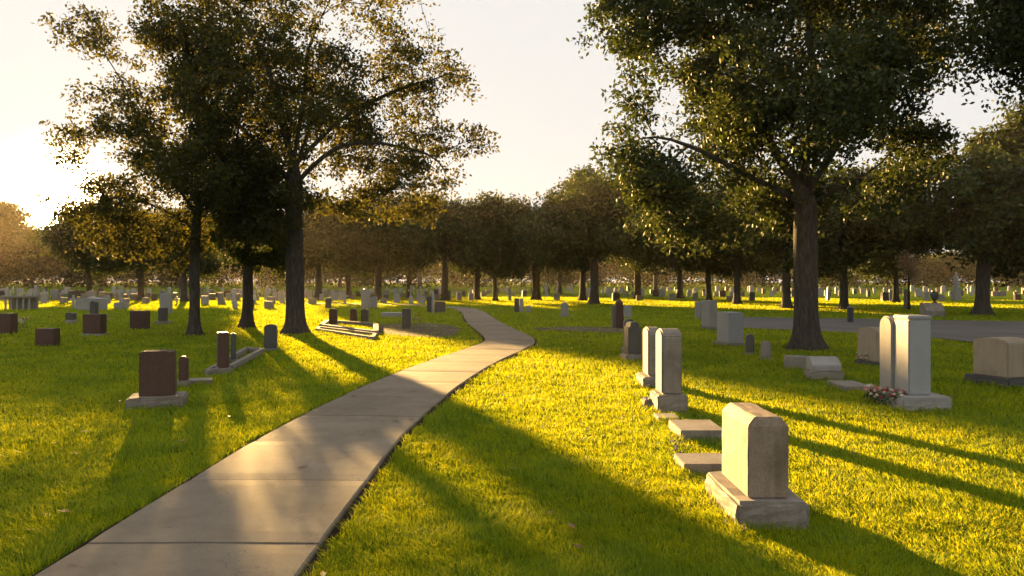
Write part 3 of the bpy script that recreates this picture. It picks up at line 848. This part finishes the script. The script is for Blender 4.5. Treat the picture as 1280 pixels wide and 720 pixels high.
def tree_meshes(seed, H, trunk_r, base_z, lobes, n_attr, leaves_per, leaf, clr=(0.42, 0.28), lean=(0, 0), step=0.33, minr=0.006, keepfn=None, fork=0.55, shell=0.45, limbs=(), pocket=(0.75, 0.36)):
    rg = np.random.default_rng(seed)
    # attractors in lobes, denser near their shells, with empty pockets between clumps
    vol = np.array([l[3] * l[4] * l[5] for l in lobes]) ** 0.8; vol /= vol.sum()
    pts = []
    while len(pts) < n_attr:
        l = lobes[rg.choice(len(lobes), p=vol)]
        d = rg.normal(size=3); d /= np.linalg.norm(d)
        r = rg.random() ** shell
        if d[2] < -0.2: r *= 0.9
        p = np.array(l[:3]) + d * r * np.array(l[3:])
        if p[2] < base_z * 0.72: continue
        nz = vnoise(np.array([p[0] * pocket[0] + p[2] * .3]), np.array([p[1] * .4 + p[2] * pocket[0]]), seed)[0]
        if nz < pocket[1]: continue
        pts.append(p)
    attr = np.array(pts)
    zt = base_z + (H - base_z) * fork
    nt_ = max(6, int(zt / 0.3)); zz = np.linspace(0, zt, nt_)
    wob = np.cumsum(rg.normal(0, 0.022, (nt_, 2)), axis=0) * (zz / zt)[:, None]
    trunk = np.stack([lean[0] * zz / zt + wob[:, 0], lean[1] * zz / zt + wob[:, 1], zz], 1)
    first = int(np.searchsorted(zz, base_z * 0.85))
    nodes, par = colonize(attr, trunk, step, step * 1.15, 90, rg, first=first, limbs=limbs)
    n = len(nodes)
    ch = [[] for _ in range(n)]
    for k in range(n):
        if par[k] >= 0: ch[par[k]].append(k)
    e = 2.35; rad = np.zeros(n)
    for k in range(n - 1, -1, -1):
        rad[k] = minr ** e if not ch[k] else sum(rad[c] for c in ch[k])
    rad = rad ** (1 / e)
    # trunk radius as asked, twigs as they are
    gmm = math.log(trunk_r / minr) / math.log(max(rad[0] / minr, 1.01))
    rad = minr * (rad / minr) ** gmm
    V, FQ, nv = [], [], 0
    starts = [(0, None)]
    while starts:
        s, p0 = starts.pop()
        chain = [s] if p0 is None else [p0, s]
        k = s
        while ch[k]:
            cs = sorted(ch[k], key=lambda c: -rad[c])
            for c in cs[1:]: starts.append((c, k))
            k = cs[0]; chain.append(k)
        if len(chain) < 2: continue
        P = nodes[chain].copy(); rr = rad[chain].copy()
        if p0 is not None: rr[0] = min(rad[p0] * 0.8, rr[1] * 1.5)
        main = p0 is None
        m_ = 16 if main else (8 if rr[1] > 0.06 else (5 if rr[1] > 0.02 else 3))
        if len(P) > 3: P[1:-1] = 0.5 * P[1:-1] + 0.25 * (P[:-2] + P[2:])
        if main:
            zn = np.concatenate([[-0.08, 0.02, 0.08, 0.16, 0.3, 0.5], np.linspace(0.8, zt, 12)[:-1]])
            zo = P[:, 2]
            kk = zo > zt
            Pn = np.stack([np.interp(zn, zo[~kk], P[~kk, 0]), np.interp(zn, zo[~kk], P[~kk, 1]), zn], 1)
            rn = np.interp(zn, zo[~kk], rr[~kk])
            P = np.vstack([Pn, P[kk]]) if kk.any() else Pn
            rr = np.concatenate([rn, rr[kk]]) if kk.any() else rn
        T = np.gradient(P, axis=0); T /= np.linalg.norm(T, axis=1)[:, None] + 1e-9
        ref = np.where(np.abs(T[:, 2:3]) > 0.9, np.array([[1., 0, 0]]), np.array([[0, 0, 1.]]))
        if main: ref = np.tile([[1., 0, 0]], (len(P), 1))
        U = np.cross(T, ref); U /= np.linalg.norm(U, axis=1)[:, None] + 1e-9
        W_ = np.cross(T, U)
        th = np.arange(m_) * 2 * np.pi / m_
        rv = rr[:, None] * np.ones((1, m_))
        if main:
            fl = np.exp(-np.clip(P[:, 2], 0, 9) / 0.26)[:, None]
            rv = rv * (1 + fl * (0.65 + 0.45 * np.sin(th * 5 + seed)[None]) + 0.04 * np.sin(th * 3 + P[:, 2:3] * 2 + seed))
        ring = P[:, None] + rv[..., None] * (np.cos(th)[None, :, None] * U[:, None] + np.sin(th)[None, :, None] * W_[:, None])
        V.append(ring.reshape(-1, 3))
        a = np.arange(len(P) - 1)[:, None] * m_ + np.arange(m_)[None]
        b = np.arange(len(P) - 1)[:, None] * m_ + (np.arange(m_)[None] + 1) % m_
        FQ.append(np.stack([a, b, b + m_, a + m_], 2).reshape(-1, 4) + nv)
        nv += ring.size // 3
    wood = mesh_arrays('tree_wood', np.vstack(V), [np.vstack(FQ)], True)
    # leaves round every twig end and attractor
    tips = np.array([nodes[k] for k in range(n) if len(ch[k]) == 0 and nodes[k][2] > base_z * 0.7])
    thin_ = np.where((rad < minr * 3.2) & (nodes[:, 2] > base_z * 0.8))[0]
    thin_ = nodes[rg.choice(thin_, int(len(thin_) * 0.3), replace=False)]
    cen = np.vstack([attr, tips + rg.normal(0, 0.1, tips.shape), thin_]) if len(tips) else attr
    per = np.maximum(4, (leaves_per * rg.uniform(0.5, 1.4, len(cen))).astype(int))
    C = np.repeat(cen, per, axis=0); m = len(C)
    # sub-sprays make the clump edges feathery
    spray = np.repeat(rg.normal(size=(len(cen), 3)), per, axis=0) * 0.0
    sub = rg.normal(size=(len(cen) * 6, 3)) * np.array([clr[0], clr[0], clr[1]]) * 0.75
    ci = np.repeat(np.arange(len(cen)), per); pick = ci * 6 + rg.integers(0, 6, m)
    Pp = C + sub[pick] + rg.normal(size=(m, 3)) * np.array([clr[0], clr[0], clr[1]]) * 0.42
    if keepfn is not None:
        kp = keepfn(Pp, rg); Pp = Pp[kp]; m = len(Pp)
    u = rg.normal(size=(m, 3)) + np.array([0, 0, -0.35]); u /= np.linalg.norm(u, axis=1)[:, None]
    q = rg.normal(size=(m, 3)); s_ = np.cross(u, q); s_ /= np.linalg.norm(s_, axis=1)[:, None]
    ln = leaf * rg.uniform(0.65, 1.3, m)[:, None]
    A0 = Pp; A1 = Pp + u * ln * 0.45 + s_ * ln * 0.27; A2 = Pp + u * ln; A3 = Pp + u * ln * 0.45 - s_ * ln * 0.27
    V = np.stack([A0, A1, A2, A3], 1).reshape(-1, 3)
    fi = np.arange(m)[:, None] * 4 + np.arange(4)[None]
    crown = mesh_arrays('tree_crown', V, [fi])
    return wood, crown


def put_tree(label, x, y, meshes, leafmat, group=None, rz=0, sc=(1, 1, 1), name='tree', cat='tree'):
    root = empty(name, (x, y, 0), rz); root.scale = sc
    tag(root, label, cat, group)
    link('trunk', meshes[0], M['bark'], root)
    link('crown', meshes[1], M[leafmat], root)
    return root


def make_lobes(seed, R_, zc, rz_, n, flat=1.0, jit=0.5):
    rg = np.random.default_rng(seed)
    out_ = [(0, 0, zc, R_ * .6, R_ * .6, rz_ * .8)]
    for k in range(n):
        a = 2 * math.pi * (k / n) + rg.uniform(-.3, .3); rr = R_ * rg.uniform(0.42, 0.72)
        s = R_ * rg.uniform(0.3, 0.46)
        out_.append((rr * math.cos(a), rr * math.sin(a), zc + rz_ * rg.uniform(-0.55, 0.6), s, s, s * rg.uniform(.6, .85)))
    return out_


# crowns stand open where the photo shows evening sun reaching the lawn beneath them
LIT = [([(560, 499), (605, 462), (660, 442), (780, 448), (900, 476), (1050, 505), (1290, 545), (1290, 640), (1150, 690), (1000, 720), (900, 690), (760, 600), (680, 555)], 0.96),
       ([(397, 419), (500, 425), (640, 438), (563, 497), (500, 472)], 0.96), ([(378, 426), (468, 480), (445, 492), (368, 436)], 0.95),
       ([(0, 430), (150, 430), (170, 520), (160, 590), (0, 680)], 0.42), ([(228, 505), (262, 505), (275, 590), (248, 580)], 0.9),
       ([(262, 560), (345, 560), (400, 720), (262, 760)], 0.62), ([(440, 590), (520, 528), (620, 580), (760, 690), (800, 760), (380, 760)], 0.86), ([(0, 400), (200, 400), (200, 430), (0, 430)], 0.9)]
LITG = [(np.array([ground_at(*p) for p in P]), a) for P, a in LIT]
LITG.append((np.array([(1.1, 6.8), (1.25, 5.0), (2.2, 1.0), (6, 0.5), (6, 6)]), 0.96))


def carve(ox, oy):
    def fn(P, rg):
        t = P[:, 2] / math.tan(SUN_EL)
        gx_ = P[:, 0] + ox + math.sin(SUN_AZ) * t; gy_ = P[:, 1] + oy - math.cos(SUN_AZ) * t
        drop = np.zeros(len(P), bool)
        dap = vnoise(gx_ * 1.1, gy_ * 1.1, 12) * .6 + vnoise(gx_ * 2.6, gy_ * 2.6, 13) * .4
        for Q, a in LITG: drop |= in_poly(Q, gx_, gy_) & ((rg.random(len(P)) < 0.97) if a > .89 else (dap > 1 - a) & (rg.random(len(P)) < 0.96))
        return ~drop
    return fn


# the four big trees, modelled one by one in metres around their own foot
T1x, T1y = ground_at(369, 416)
lob1 = [(-0.6, 0, 6.4, 2.8, 3.2, 2.6), (1.8, -.5, 8.6, 2.6, 2.6, 2.0), (4.2, .3, 7.9, 1.7, 2.2, 1.3), (4.6, 0, 5.2, 1.6, 2.0, 1.2), (3.0, .8, 4.3, 1.7, 2.2, 1.0), (-2.6, .5, 8.8, 2.4, 2.6, 1.9),
        (0, -2.6, 6.6, 2.4, 1.8, 2.0), (.4, 2.6, 7.2, 2.6, 1.8, 2.2), (-.5, 0, 10.0, 2.6, 2.4, 1.4), (-1.6, -.4, 3.8, 1.5, 1.8, .8), (2.4, 1.8, 6.2, 2.1, 1.6, 1.4), (1.2, -1.2, 3.9, 1.3, 1.6, .6)]
lob1 += [(-3.0, 0, 10.4, 1.8, 2.2, 1.2), (1.9, 0, 10.9, 2.0, 2.2, 1.1), (-.5, .2, 11.6, 2.4, 2.2, 1.0)]
T1 = tree_meshes(21, 12.2, 0.27, 2.9, lob1, 760, 56, 0.122, clr=(.27, .17), fork=0.27, pocket=(.85, .42), shell=.36,
                 limbs=[(5.2, [(-.7, .2, 7.4), (-1.2, .2, 8.8), (-2.0, .1, 10.0)]), (5.3, [(.3, -.2, 7.0), (.5, -.3, 8.6), (1.2, -.2, 10.2)]), (5.0, [(1.0, .2, 6.2), (2.2, .4, 7.1), (3.8, .4, 7.7), (4.8, .3, 8.0)]),
                        (4.6, [(1.2, -.3, 5.5), (2.6, -.4, 5.7), (4.2, 0, 5.4)]), (4.4, [(-.9, 0, 5.4), (-1.8, .1, 6.4), (-2.6, .2, 7.8)]), (4.9, [(.1, 1.2, 6.4), (.4, 2.2, 7.6)]), (4.8, [(-.1, -1.2, 6.2), (.1, -2.2, 7.0)])],
                  keepfn=carve(T1x, T1y))
put_tree('broad tall oak with pale forked limbs, right of the left pair beside the path', T1x, T1y, T1, 'leafA', name='oak_tree')
T2x, T2y = ground_at(243, 418)
lob2 = [(-0.4, 0, 5.4, 2.4, 2.4, 2.4), (-2.2, 0, 4.1, 1.5, 2.0, 1.2), (-2.0, .3, 6.8, 1.9, 2.0, 1.3), (-2.9, -.2, 8.9, 1.0, 1.4, .6), (-.9, 0, 8.4, 1.9, 2.0, 1.2), (1.3, .6, 5.6, 1.7, 2.0, 1.7), (.4, -2.0, 4.4, 1.9, 1.5, 1.3),
        (0, 2.0, 6.0, 1.9, 1.5, 1.6), (1.0, .2, 3.2, 1.6, 1.7, 0.9), (-1.4, .2, 2.8, 1.7, 1.7, 0.7), (1.0, 0, 8.0, 1.6, 1.8, 1.2), (-3.9, 0, 5.1, .7, .9, .35)]
lob2 += [(-2.9, 0, 3.8, 1.1, 1.4, .9), (-3.3, 0, 5.9, .8, 1.0, .7), (-2.6, 0, 2.9, .9, 1.2, .5), (1.6, .2, 3.4, 1.5, 1.6, 1.2), (-.6, 0, 2.6, 1.3, 1.4, .7)]
T2 = tree_meshes(22, 9.4, 0.145, 1.9, lob2, 600, 60, 0.12, clr=(.27, .18), fork=0.30, pocket=(.9, .39), shell=.38,
                 limbs=[(3.6, [(-.8, .1, 4.8), (-1.6, .1, 6.2), (-2.3, 0, 7.8)]), (4.0, [(.2, -.2, 5.6), (.1, -.1, 7.2), (-.4, 0, 8.6)]), (3.8, [(.9, .2, 5.0), (1.3, .3, 6.6), (1.2, .1, 8.0)]), (3.0, [(-1.2, 0, 3.8), (-2.4, 0, 4.3), (-3.4, 0, 4.8)])],
                  keepfn=carve(T2x, T2y))
put_tree('thinner dense oak, left tree of the left pair, its crown edge by the sun', T2x, T2y, T2, 'leafA', name='oak_tree')
T3x, T3y = ground_at(309, 409)
lob3 = [(0, 0, 3.0, 1.3, 1.3, 1.1), (-.8, 0, 2.5, 1.1, 1.1, .8), (.9, .2, 2.7, 1.1, 1.1, .9), (0, 0, 4.4, 1.4, 1.4, 1.2), (0, 0, 1.7, .6, .6, .8), (0, 0, 1.0, .35, .35, .4)]
T3 = tree_meshes(23, 5.4, 0.17, 1.1, lob3, 300, 66, 0.14, clr=(.32, .26), fork=0.5, keepfn=carve(T3x, T3y))
put_tree('low dense dark tree squeezed between the two left trunks', T3x, T3y, T3, 'leafB', name='oak_tree')
T4x, T4y = ground_at(1007, 435)
lob4 = [(-.6, 0, 5.6, 2.8, 2.6, 2.3), (-2.9, .2, 5.0, 1.7, 2.0, 1.6), (-2.4, 0, 3.6, 1.6, 1.9, 1.0), (-3.2, .2, 7.6, 1.9, 2.0, 1.6), (-1.2, 0, 8.4, 2.3, 2.2, 1.7), (1.4, .3, 8.6, 2.2, 2.2, 1.5), (-.6, -2.2, 5.4, 2.2, 1.5, 1.7), (-.5, 2.3, 5.6, 2.3, 1.5, 2.0),
        (1.7, .4, 3.9, 1.4, 1.7, .9), (1.1, -.2, 5.6, 1.3, 1.6, 1.3), (3.3, .4, 7.5, 1.4, 1.8, .9), (-3.9, .3, 8.3, .9, 1.2, .9), (3.1, .8, 4.9, 1.1, 1.4, .7), (-1.0, 0, 3.1, 1.2, 1.4, .6)]
lob4 += [(-2.6, .6, 2.9, 1.5, 1.8, .7), (-3.6, 0, 4.2, 1.1, 1.5, 1.0), (.3, 1.4, 3.4, 1.6, 1.2, .8), (1.9, 0, 6.4, 1.2, 1.6, 1.2), (0, 0, 10.4, 3.2, 2.4, 1.2), (2.9, 0, 9.4, 1.6, 1.8, 1.0)]
T4 = tree_meshes(24, 11.0, 0.27, 2.7, lob4, 980, 84, 0.125, clr=(.29, .19), fork=0.24, pocket=(.9, .43), shell=.4,
                 limbs=[(3.8, [(-.9, .1, 5.0), (-1.5, .1, 6.6), (-1.9, 0, 8.2)]), (4.2, [(.2, -.1, 5.8), (.1, 0, 7.4), (.3, 0, 9.2)]), (3.6, [(.9, .2, 4.9), (1.6, .2, 6.4), (2.6, .1, 7.7), (3.6, 0, 8.0)]),
                        (3.2, [(-1.2, .1, 4.0), (-2.4, 0, 4.6), (-3.6, 0, 5.0)]), (3.3, [(1.0, .3, 3.8), (2.0, .4, 4.4)]), (3.8, [(0, -1.2, 5), (-.2, -2.0, 6)])])
put_tree('huge oak with a straight grey trunk on the right lawn before the road', T4x, T4y, T4, 'leafB', name='oak_tree')
T8 = tree_meshes(28, 11, 0.3, 3.4, make_lobes(8, 4.5, 6.7, 3.3, 10), 800, 100, 0.115, clr=(.36, .3), fork=0.35)
put_tree('near oak reaching in from beyond the right edge of the photo', 12.3, 14.2, T8, 'leafB', name='oak_tree')

# mid and far kinds, copied
KIND = []
for k, (Rr, zc, rz_, H, nl) in enumerate([(3.7, 4.9, 3.4, 9.0, 9), (4.4, 5.2, 3.5, 9.8, 12), (3.0, 4.9, 3.5, 9.2, 7), (4.9, 4.3, 2.8, 8.4, 13), (2.7, 5.6, 4.4, 10.6, 7), (4.2, 4.6, 3.0, 8.4, 6)]):
    KIND.append(tree_meshes(40 + k, H, 0.2 + 0.02 * (k % 4), 1.35, make_lobes(60 + k, Rr * 1.05, zc, rz_, nl), 480, 60, 0.23, clr=(.48, .34), step=0.42, minr=0.012, fork=0.2, pocket=(.55, .36), shell=.4,
                            limbs=[(2.0 + .3 * j, [(math.cos(j * 2.1 + k) * .9, math.sin(j * 2.1 + k) * .9, 3.6 + .3 * j), (math.cos(j * 2.1 + k) * 1.9, math.sin(j * 2.1 + k) * 1.9, 5.4 + .3 * j)]) for j in range(4)]))
FARK = []
for k, (Rr, zc, rz_, H) in enumerate([(4.6, 6.2, 4.4, 11.0), (5.2, 6.4, 4.2, 11.2), (4.0, 5.8, 4.2, 10.4)]):
    FARK.append(tree_meshes(50 + k, H, 0.26, 1.0, make_lobes(70 + k, Rr, zc - .9, rz_, 11), 320, 56, 0.34, clr=(.62, .5), step=0.55, minr=0.02, fork=0.3))

rng = random.Random(77)
# (px, foot row, kind, scale, label)
mid = [(1055, 387, 0, 1.0, 'dark tree with a thin leaning trunk just right behind the huge oak'),
       (1228, 393, 3, 1.12, 'spreading dark tree with thick trunk across the road at the right'),
       (983, 385, 2, .95, 'slim trunked tree half hidden left of the huge oak trunk'),
       (921, 380, 1, 1.0, 'tree with a double stem left of the huge oak, third from its trunk'),
       (886, 378, 0, .95, 'tree behind the paired white slabs left of the huge oak'),
       (850, 373, 4, 1.15, 'narrow tree left of the paired white slabs'),
       (797, 374, 1, 1.15, 'tree above the dark tapering column monument'),
       (743, 380, 5, 1.2, 'nearest tree of the middle row, above the centre lawn'),
       (728, 376, 4, 1.1, 'tree close left of the nearest middle row tree'),
       (670, 375, 3, 1.12, 'wide tree alone between the path top and the middle row'),
       (619, 376, 4, .85, 'dark trunked tree directly above the end of the path'),
       (596, 375, 1, .96, 'tree just left of the end of the path'),
       (556, 376, 5, 1.12, 'tree above the wide dark stone near the path end'),
       (472, 375, 2, 1.1, 'tree behind the stones of the kerbed bed, nearer the path'),
       (436, 374, 0, 1.05, 'tree directly behind the kerbed bed right of the big left trunk'),
       (398, 375, 2, 1.05, 'tree seen just right of the big left trunk'),
       (230, 377, 2, .89, 'tree added to shade the left lawn, just left behind the thinner left trunk'),  # this and the next two trees are added to shade the left lawn
       (176, 376, 5, .98, 'tree added to shade the left lawn, behind the tall pale slab'),
       (112, 375, 0, 1.0, 'tree added to shade the left lawn, above the deep red block'),
       (512, 373, 1, 1.08, 'tree above the black upright stone and its flowers'),
       (1120, 378, 1, .85, 'tree behind the small pale tree across the road'),
       (1290, 384, 4, 1.3, 'tree at the right edge beyond the road'),
       (820, 366, 4, 1.5, 'far wide tree behind the middle row'),
       (700, 368, 4, 1.05, 'far slim tree behind the wide lone tree'),
       (1010, 368, 3, .9, 'far wide tree directly behind the huge oak trunk')]
for px, py, k, s, lab in mid:
    x, y = ground_at(px, py)
    put_tree(lab, x, y, KIND[k], 'leafA' if px < 600 else 'leafB', rz=rng.uniform(0, 6.28), sc=(s, s, s), group='trees of the middle rows')
# far left line, where the sun goes down
for k, px in enumerate([-270, -215, -165, -110, -55, -8, 40, 85, 130, 175, 225, 275, 325, 375, 425, 475, 525]):
    d = rng.uniform(150, 185); x, y = at_depth(px, d); s = d / 100 * rng.uniform(0.9, 1.08) * (1.42 if px < 30 else 0.8 if px < 100 else .88 if 200 < px < 350 else (1.05 if px < 330 else 0.85))
    put_tree('backlit tree in the long line far behind the left stones', x, y, FARK[k % 3], 'leafA', rz=rng.uniform(0, 6.28), sc=(s, s, s), group='backlit trees of the far left line')
for k in range(54):
    px = -330 + k * 37 + rng.uniform(-12, 12); d = rng.uniform(190, 250); x, y = at_depth(px, d); s = rng.uniform(0.9, 1.25)
    put_tree('faint tree of the hazy wood closing the horizon', x, y, FARK[(k * 2) % 3], 'leafA' if k % 3 else 'leafB', rz=rng.uniform(0, 6.28), sc=(s * 1.2, s * 1.2, s), group='trees closing the horizon')
# tall hedges between the far trunks
def hedge_mesh(seed, ln, h):
    rg = np.random.default_rng(seed); m = 15000
    x = rg.uniform(-ln / 2, ln / 2, m); top = h * (0.72 + 0.28 * vnoise(x * .28, x * 0, seed) + 0.08 * vnoise(x * 1.3, x * 0 + 3, seed))
    z = top * rg.random(m) ** 0.6; y = rg.normal(0, 0.9, m)
    P = np.stack([x, y, z], 1); u = rg.normal(size=(m, 3)); u /= np.linalg.norm(u, axis=1)[:, None]
    q = rg.normal(size=(m, 3)); s_ = np.cross(u, q); s_ /= np.linalg.norm(s_, axis=1)[:, None]
    l_ = rg.uniform(.35, .7, m)[:, None]
    V = np.stack([P, P + u * l_ * .45 + s_ * l_ * .3, P + u * l_, P + u * l_ * .45 - s_ * l_ * .3], 1).reshape(-1, 3)
    return mesh_arrays('hedge', V, [np.arange(m)[:, None] * 4 + np.arange(4)[None]])


HD = [hedge_mesh(31, 30, 8.5), hedge_mesh(32, 30, 7.5)]
for k in range(15):
    x, y = at_depth(-190 + k * 118, 178 + (k % 3) * 4)
    o = link('hedge', HD[k % 2], M['leafB']); o.location = (x, y, -0.1); o.rotation_euler.z = rng.uniform(-.1, .1) + (math.pi if k % 4 > 1 else 0)
    tag(o, 'tall loose hedge closing the gaps between the farthest trunks', 'hedge', 'hedges at the far edge of the cemetery')
# small pale tree
TP = tree_meshes(90, 3.3, 0.06, 1.1, [(0, 0, 2.4, .45, .45, .8), (.3, 0, 1.9, .3, .3, .3), (-.2, .1, 2.9, .3, .3, .4)], 45, 30, 0.10, clr=(.2, .18), step=0.2, fork=0.5)
x, y = ground_at(1136, 387); put_tree('small pale pinkish tree standing in sun across the road', x + 0.25, y + 0.5, TP, 'leafC', name='small_tree')

# ------------------------------------------------------------------ grass
def build_grass():
    rg = np.random.default_rng(5)
    n0 = 760000
    r0, r1 = 3.6, 75.0
    r = r0 * (r1 / r0) ** (rg.random(n0) ** 1.08)
    th = rg.uniform(-R(41), R(41), n0)
    x, y = r * np.sin(th), r * np.cos(th)
    # drop blades below the frame
    keep = (y > 3.7)
    keep &= path_dist(x, y) > 0.05 + 0.03 * vnoise(x * 8, y * 8, 2)
    for P in (ROAD, DIRT1, DIRT2):
        b = in_poly(P, x, y)
        if P is not ROAD: b &= rg.random(n0) < 0.8
        keep &= ~b
    for cx, cyy, hx, hy, rz in BLOCKED:
        m = (np.abs(x - cx) < 1.6) & (np.abs(y - cyy) < 1.6)
        dx, dy = x - cx, y - cyy
        lx = dx * math.cos(rz) + dy * math.sin(rz); ly = -dx * math.sin(rz) + dy * math.cos(rz)
        keep &= ~(m & (np.abs(lx) < hx + 0.006) & (np.abs(ly) < hy + 0.006))
    tall = np.exp(-np.clip(path_dist(x, y) - 0.05, 0, 9) / 0.05) * 0.5
    for cx, cyy, hx, hy, rz in BLOCKED:
        m = np.where((np.abs(x - cx) < 1.6) & (np.abs(y - cyy) < 1.6))[0]
        dx, dy = x[m] - cx, y[m] - cyy
        lx = np.abs(dx * math.cos(rz) + dy * math.sin(rz)) - hx; ly = np.abs(-dx * math.sin(rz) + dy * math.cos(rz)) - hy
        dd_ = np.hypot(np.clip(lx, 0, 9), np.clip(ly, 0, 9))
        tall[m] = np.maximum(tall[m], 1.1 * np.exp(-dd_ / 0.06))
    for tx, ty in ((T1x, T1y), (T2x, T2y), (T3x, T3y), (T4x, T4y)):
        dt_ = np.hypot(x - tx, y - ty)
        keep &= ~((dt_ < 0.42 + 0.5 * vnoise(x * 3, y * 3, 21)) & (rg.random(n0) < 0.75))
        keep &= dt_ > 0.3
    x, y, r, tall = x[keep], y[keep], r[keep], tall[keep]; n = len(x)
    cl = vnoise(x * 9, y * 9, 1) * 0.6 + vnoise(x * 2.2, y * 2.2, 7) * 0.4
    h = (0.014 + 0.030 * cl) * rg.uniform(0.7, 1.3, n) * (1 + r / 60) * (1 + tall)
    wd = 0.0023 * (r / 4.5) ** 0.93 * rg.uniform(0.7, 1.3, n)
    az = rg.uniform(0, 2 * np.pi, n)
    fx, fy = np.cos(az), np.sin(az)
    aw = vnoise(x * 3, y * 3, 4) * 6.28                     # clumps lean together
    ln = rg.uniform(0.25, 1.1, n)
    lx, ly = (np.cos(aw) * .6 + rg.normal(0, .7, n)) * ln, (np.sin(aw) * .6 + rg.normal(0, .7, n)) * ln
    z = relief(x, y) - 0.03
    z = z + 0.0
    b0 = np.stack([x - fx * wd, y - fy * wd, z - 0.01], 1); b1 = np.stack([x + fx * wd, y + fy * wd, z - 0.01], 1)
    h = h + 0.022
    m0 = np.stack([x + lx * h * .35 - fx * wd * .8, y + ly * h * .35 - fy * wd * .8, z + h * .6], 1)
    m1 = np.stack([x + lx * h * .35 + fx * wd * .8, y + ly * h * .35 + fy * wd * .8, z + h * .6], 1)
    tp = np.stack([x + lx * h, y + ly * h, z + h * 1.0], 1)
    V = np.stack([b0, b1, m0, m1, tp], 1).reshape(-1, 3)
    i = np.arange(n)[:, None] * 5
    q = i + np.array([[0, 1, 3, 2]]); t_ = i + np.array([[2, 3, 4]])
    me = mesh_arrays('grass', V, [q, t_])
    return me


tag(link('grass', build_grass(), M['grass']), 'mown green grass covering the lawns on both sides of the path', 'grass', kind='stuff')


# ------------------------------------------------------------------ fallen leaves
def fallen():
    rg = np.random.default_rng(8); V = []
    P = []
    for tx, ty, n, sp in ((T1x, T1y, 260, 2.6), (T2x, T2y, 180, 2.2), (T4x, T4y, 260, 2.8), (-1.5, 9, 60, 3.5), (2.5, 8, 60, 3.0)):
        P.append(np.c_[rg.normal(tx, sp, n), rg.normal(ty, sp, n)])
    P = np.vstack(P); P = P[(P[:, 1] > 3.5)]
    on = path_dist(P[:, 0], P[:, 1]) < 0
    z = np.where(on, 0.040, 0.022 + 0.02 * rg.random(len(P)))
    for (x, y), zz in zip(P, z):
        a = rg.uniform(0, 6.28); l = rg.uniform(.035, .065); w_ = l * rg.uniform(.3, .42); c = rg.uniform(.004, .014)
        u = np.array([math.cos(a), math.sin(a), 0]); v_ = np.array([-math.sin(a), math.cos(a), 0]); p = np.array([x, y, zz])
        V += [p - u * l, p + v_ * w_ + [0, 0, c], p + u * l + [0, 0, c * .6], p - v_ * w_ + [0, 0, c * .8]]
    return mesh_arrays('fallen_leaves', V, [np.arange(len(V) // 4)[:, None] * 4 + np.arange(4)[None]])


M['dryleaf'] = leafy_mat('dry_leaves', [(0.07, 0.035, 0.014), (0.15, 0.085, 0.03), (0.26, 0.16, 0.05)], trans=0.2, nscale=3)
tag(link('fallen_leaves', fallen(), M['dryleaf']), 'dry brown leaves scattered thinly on the lawn and path', 'fallen leaves', kind='stuff')
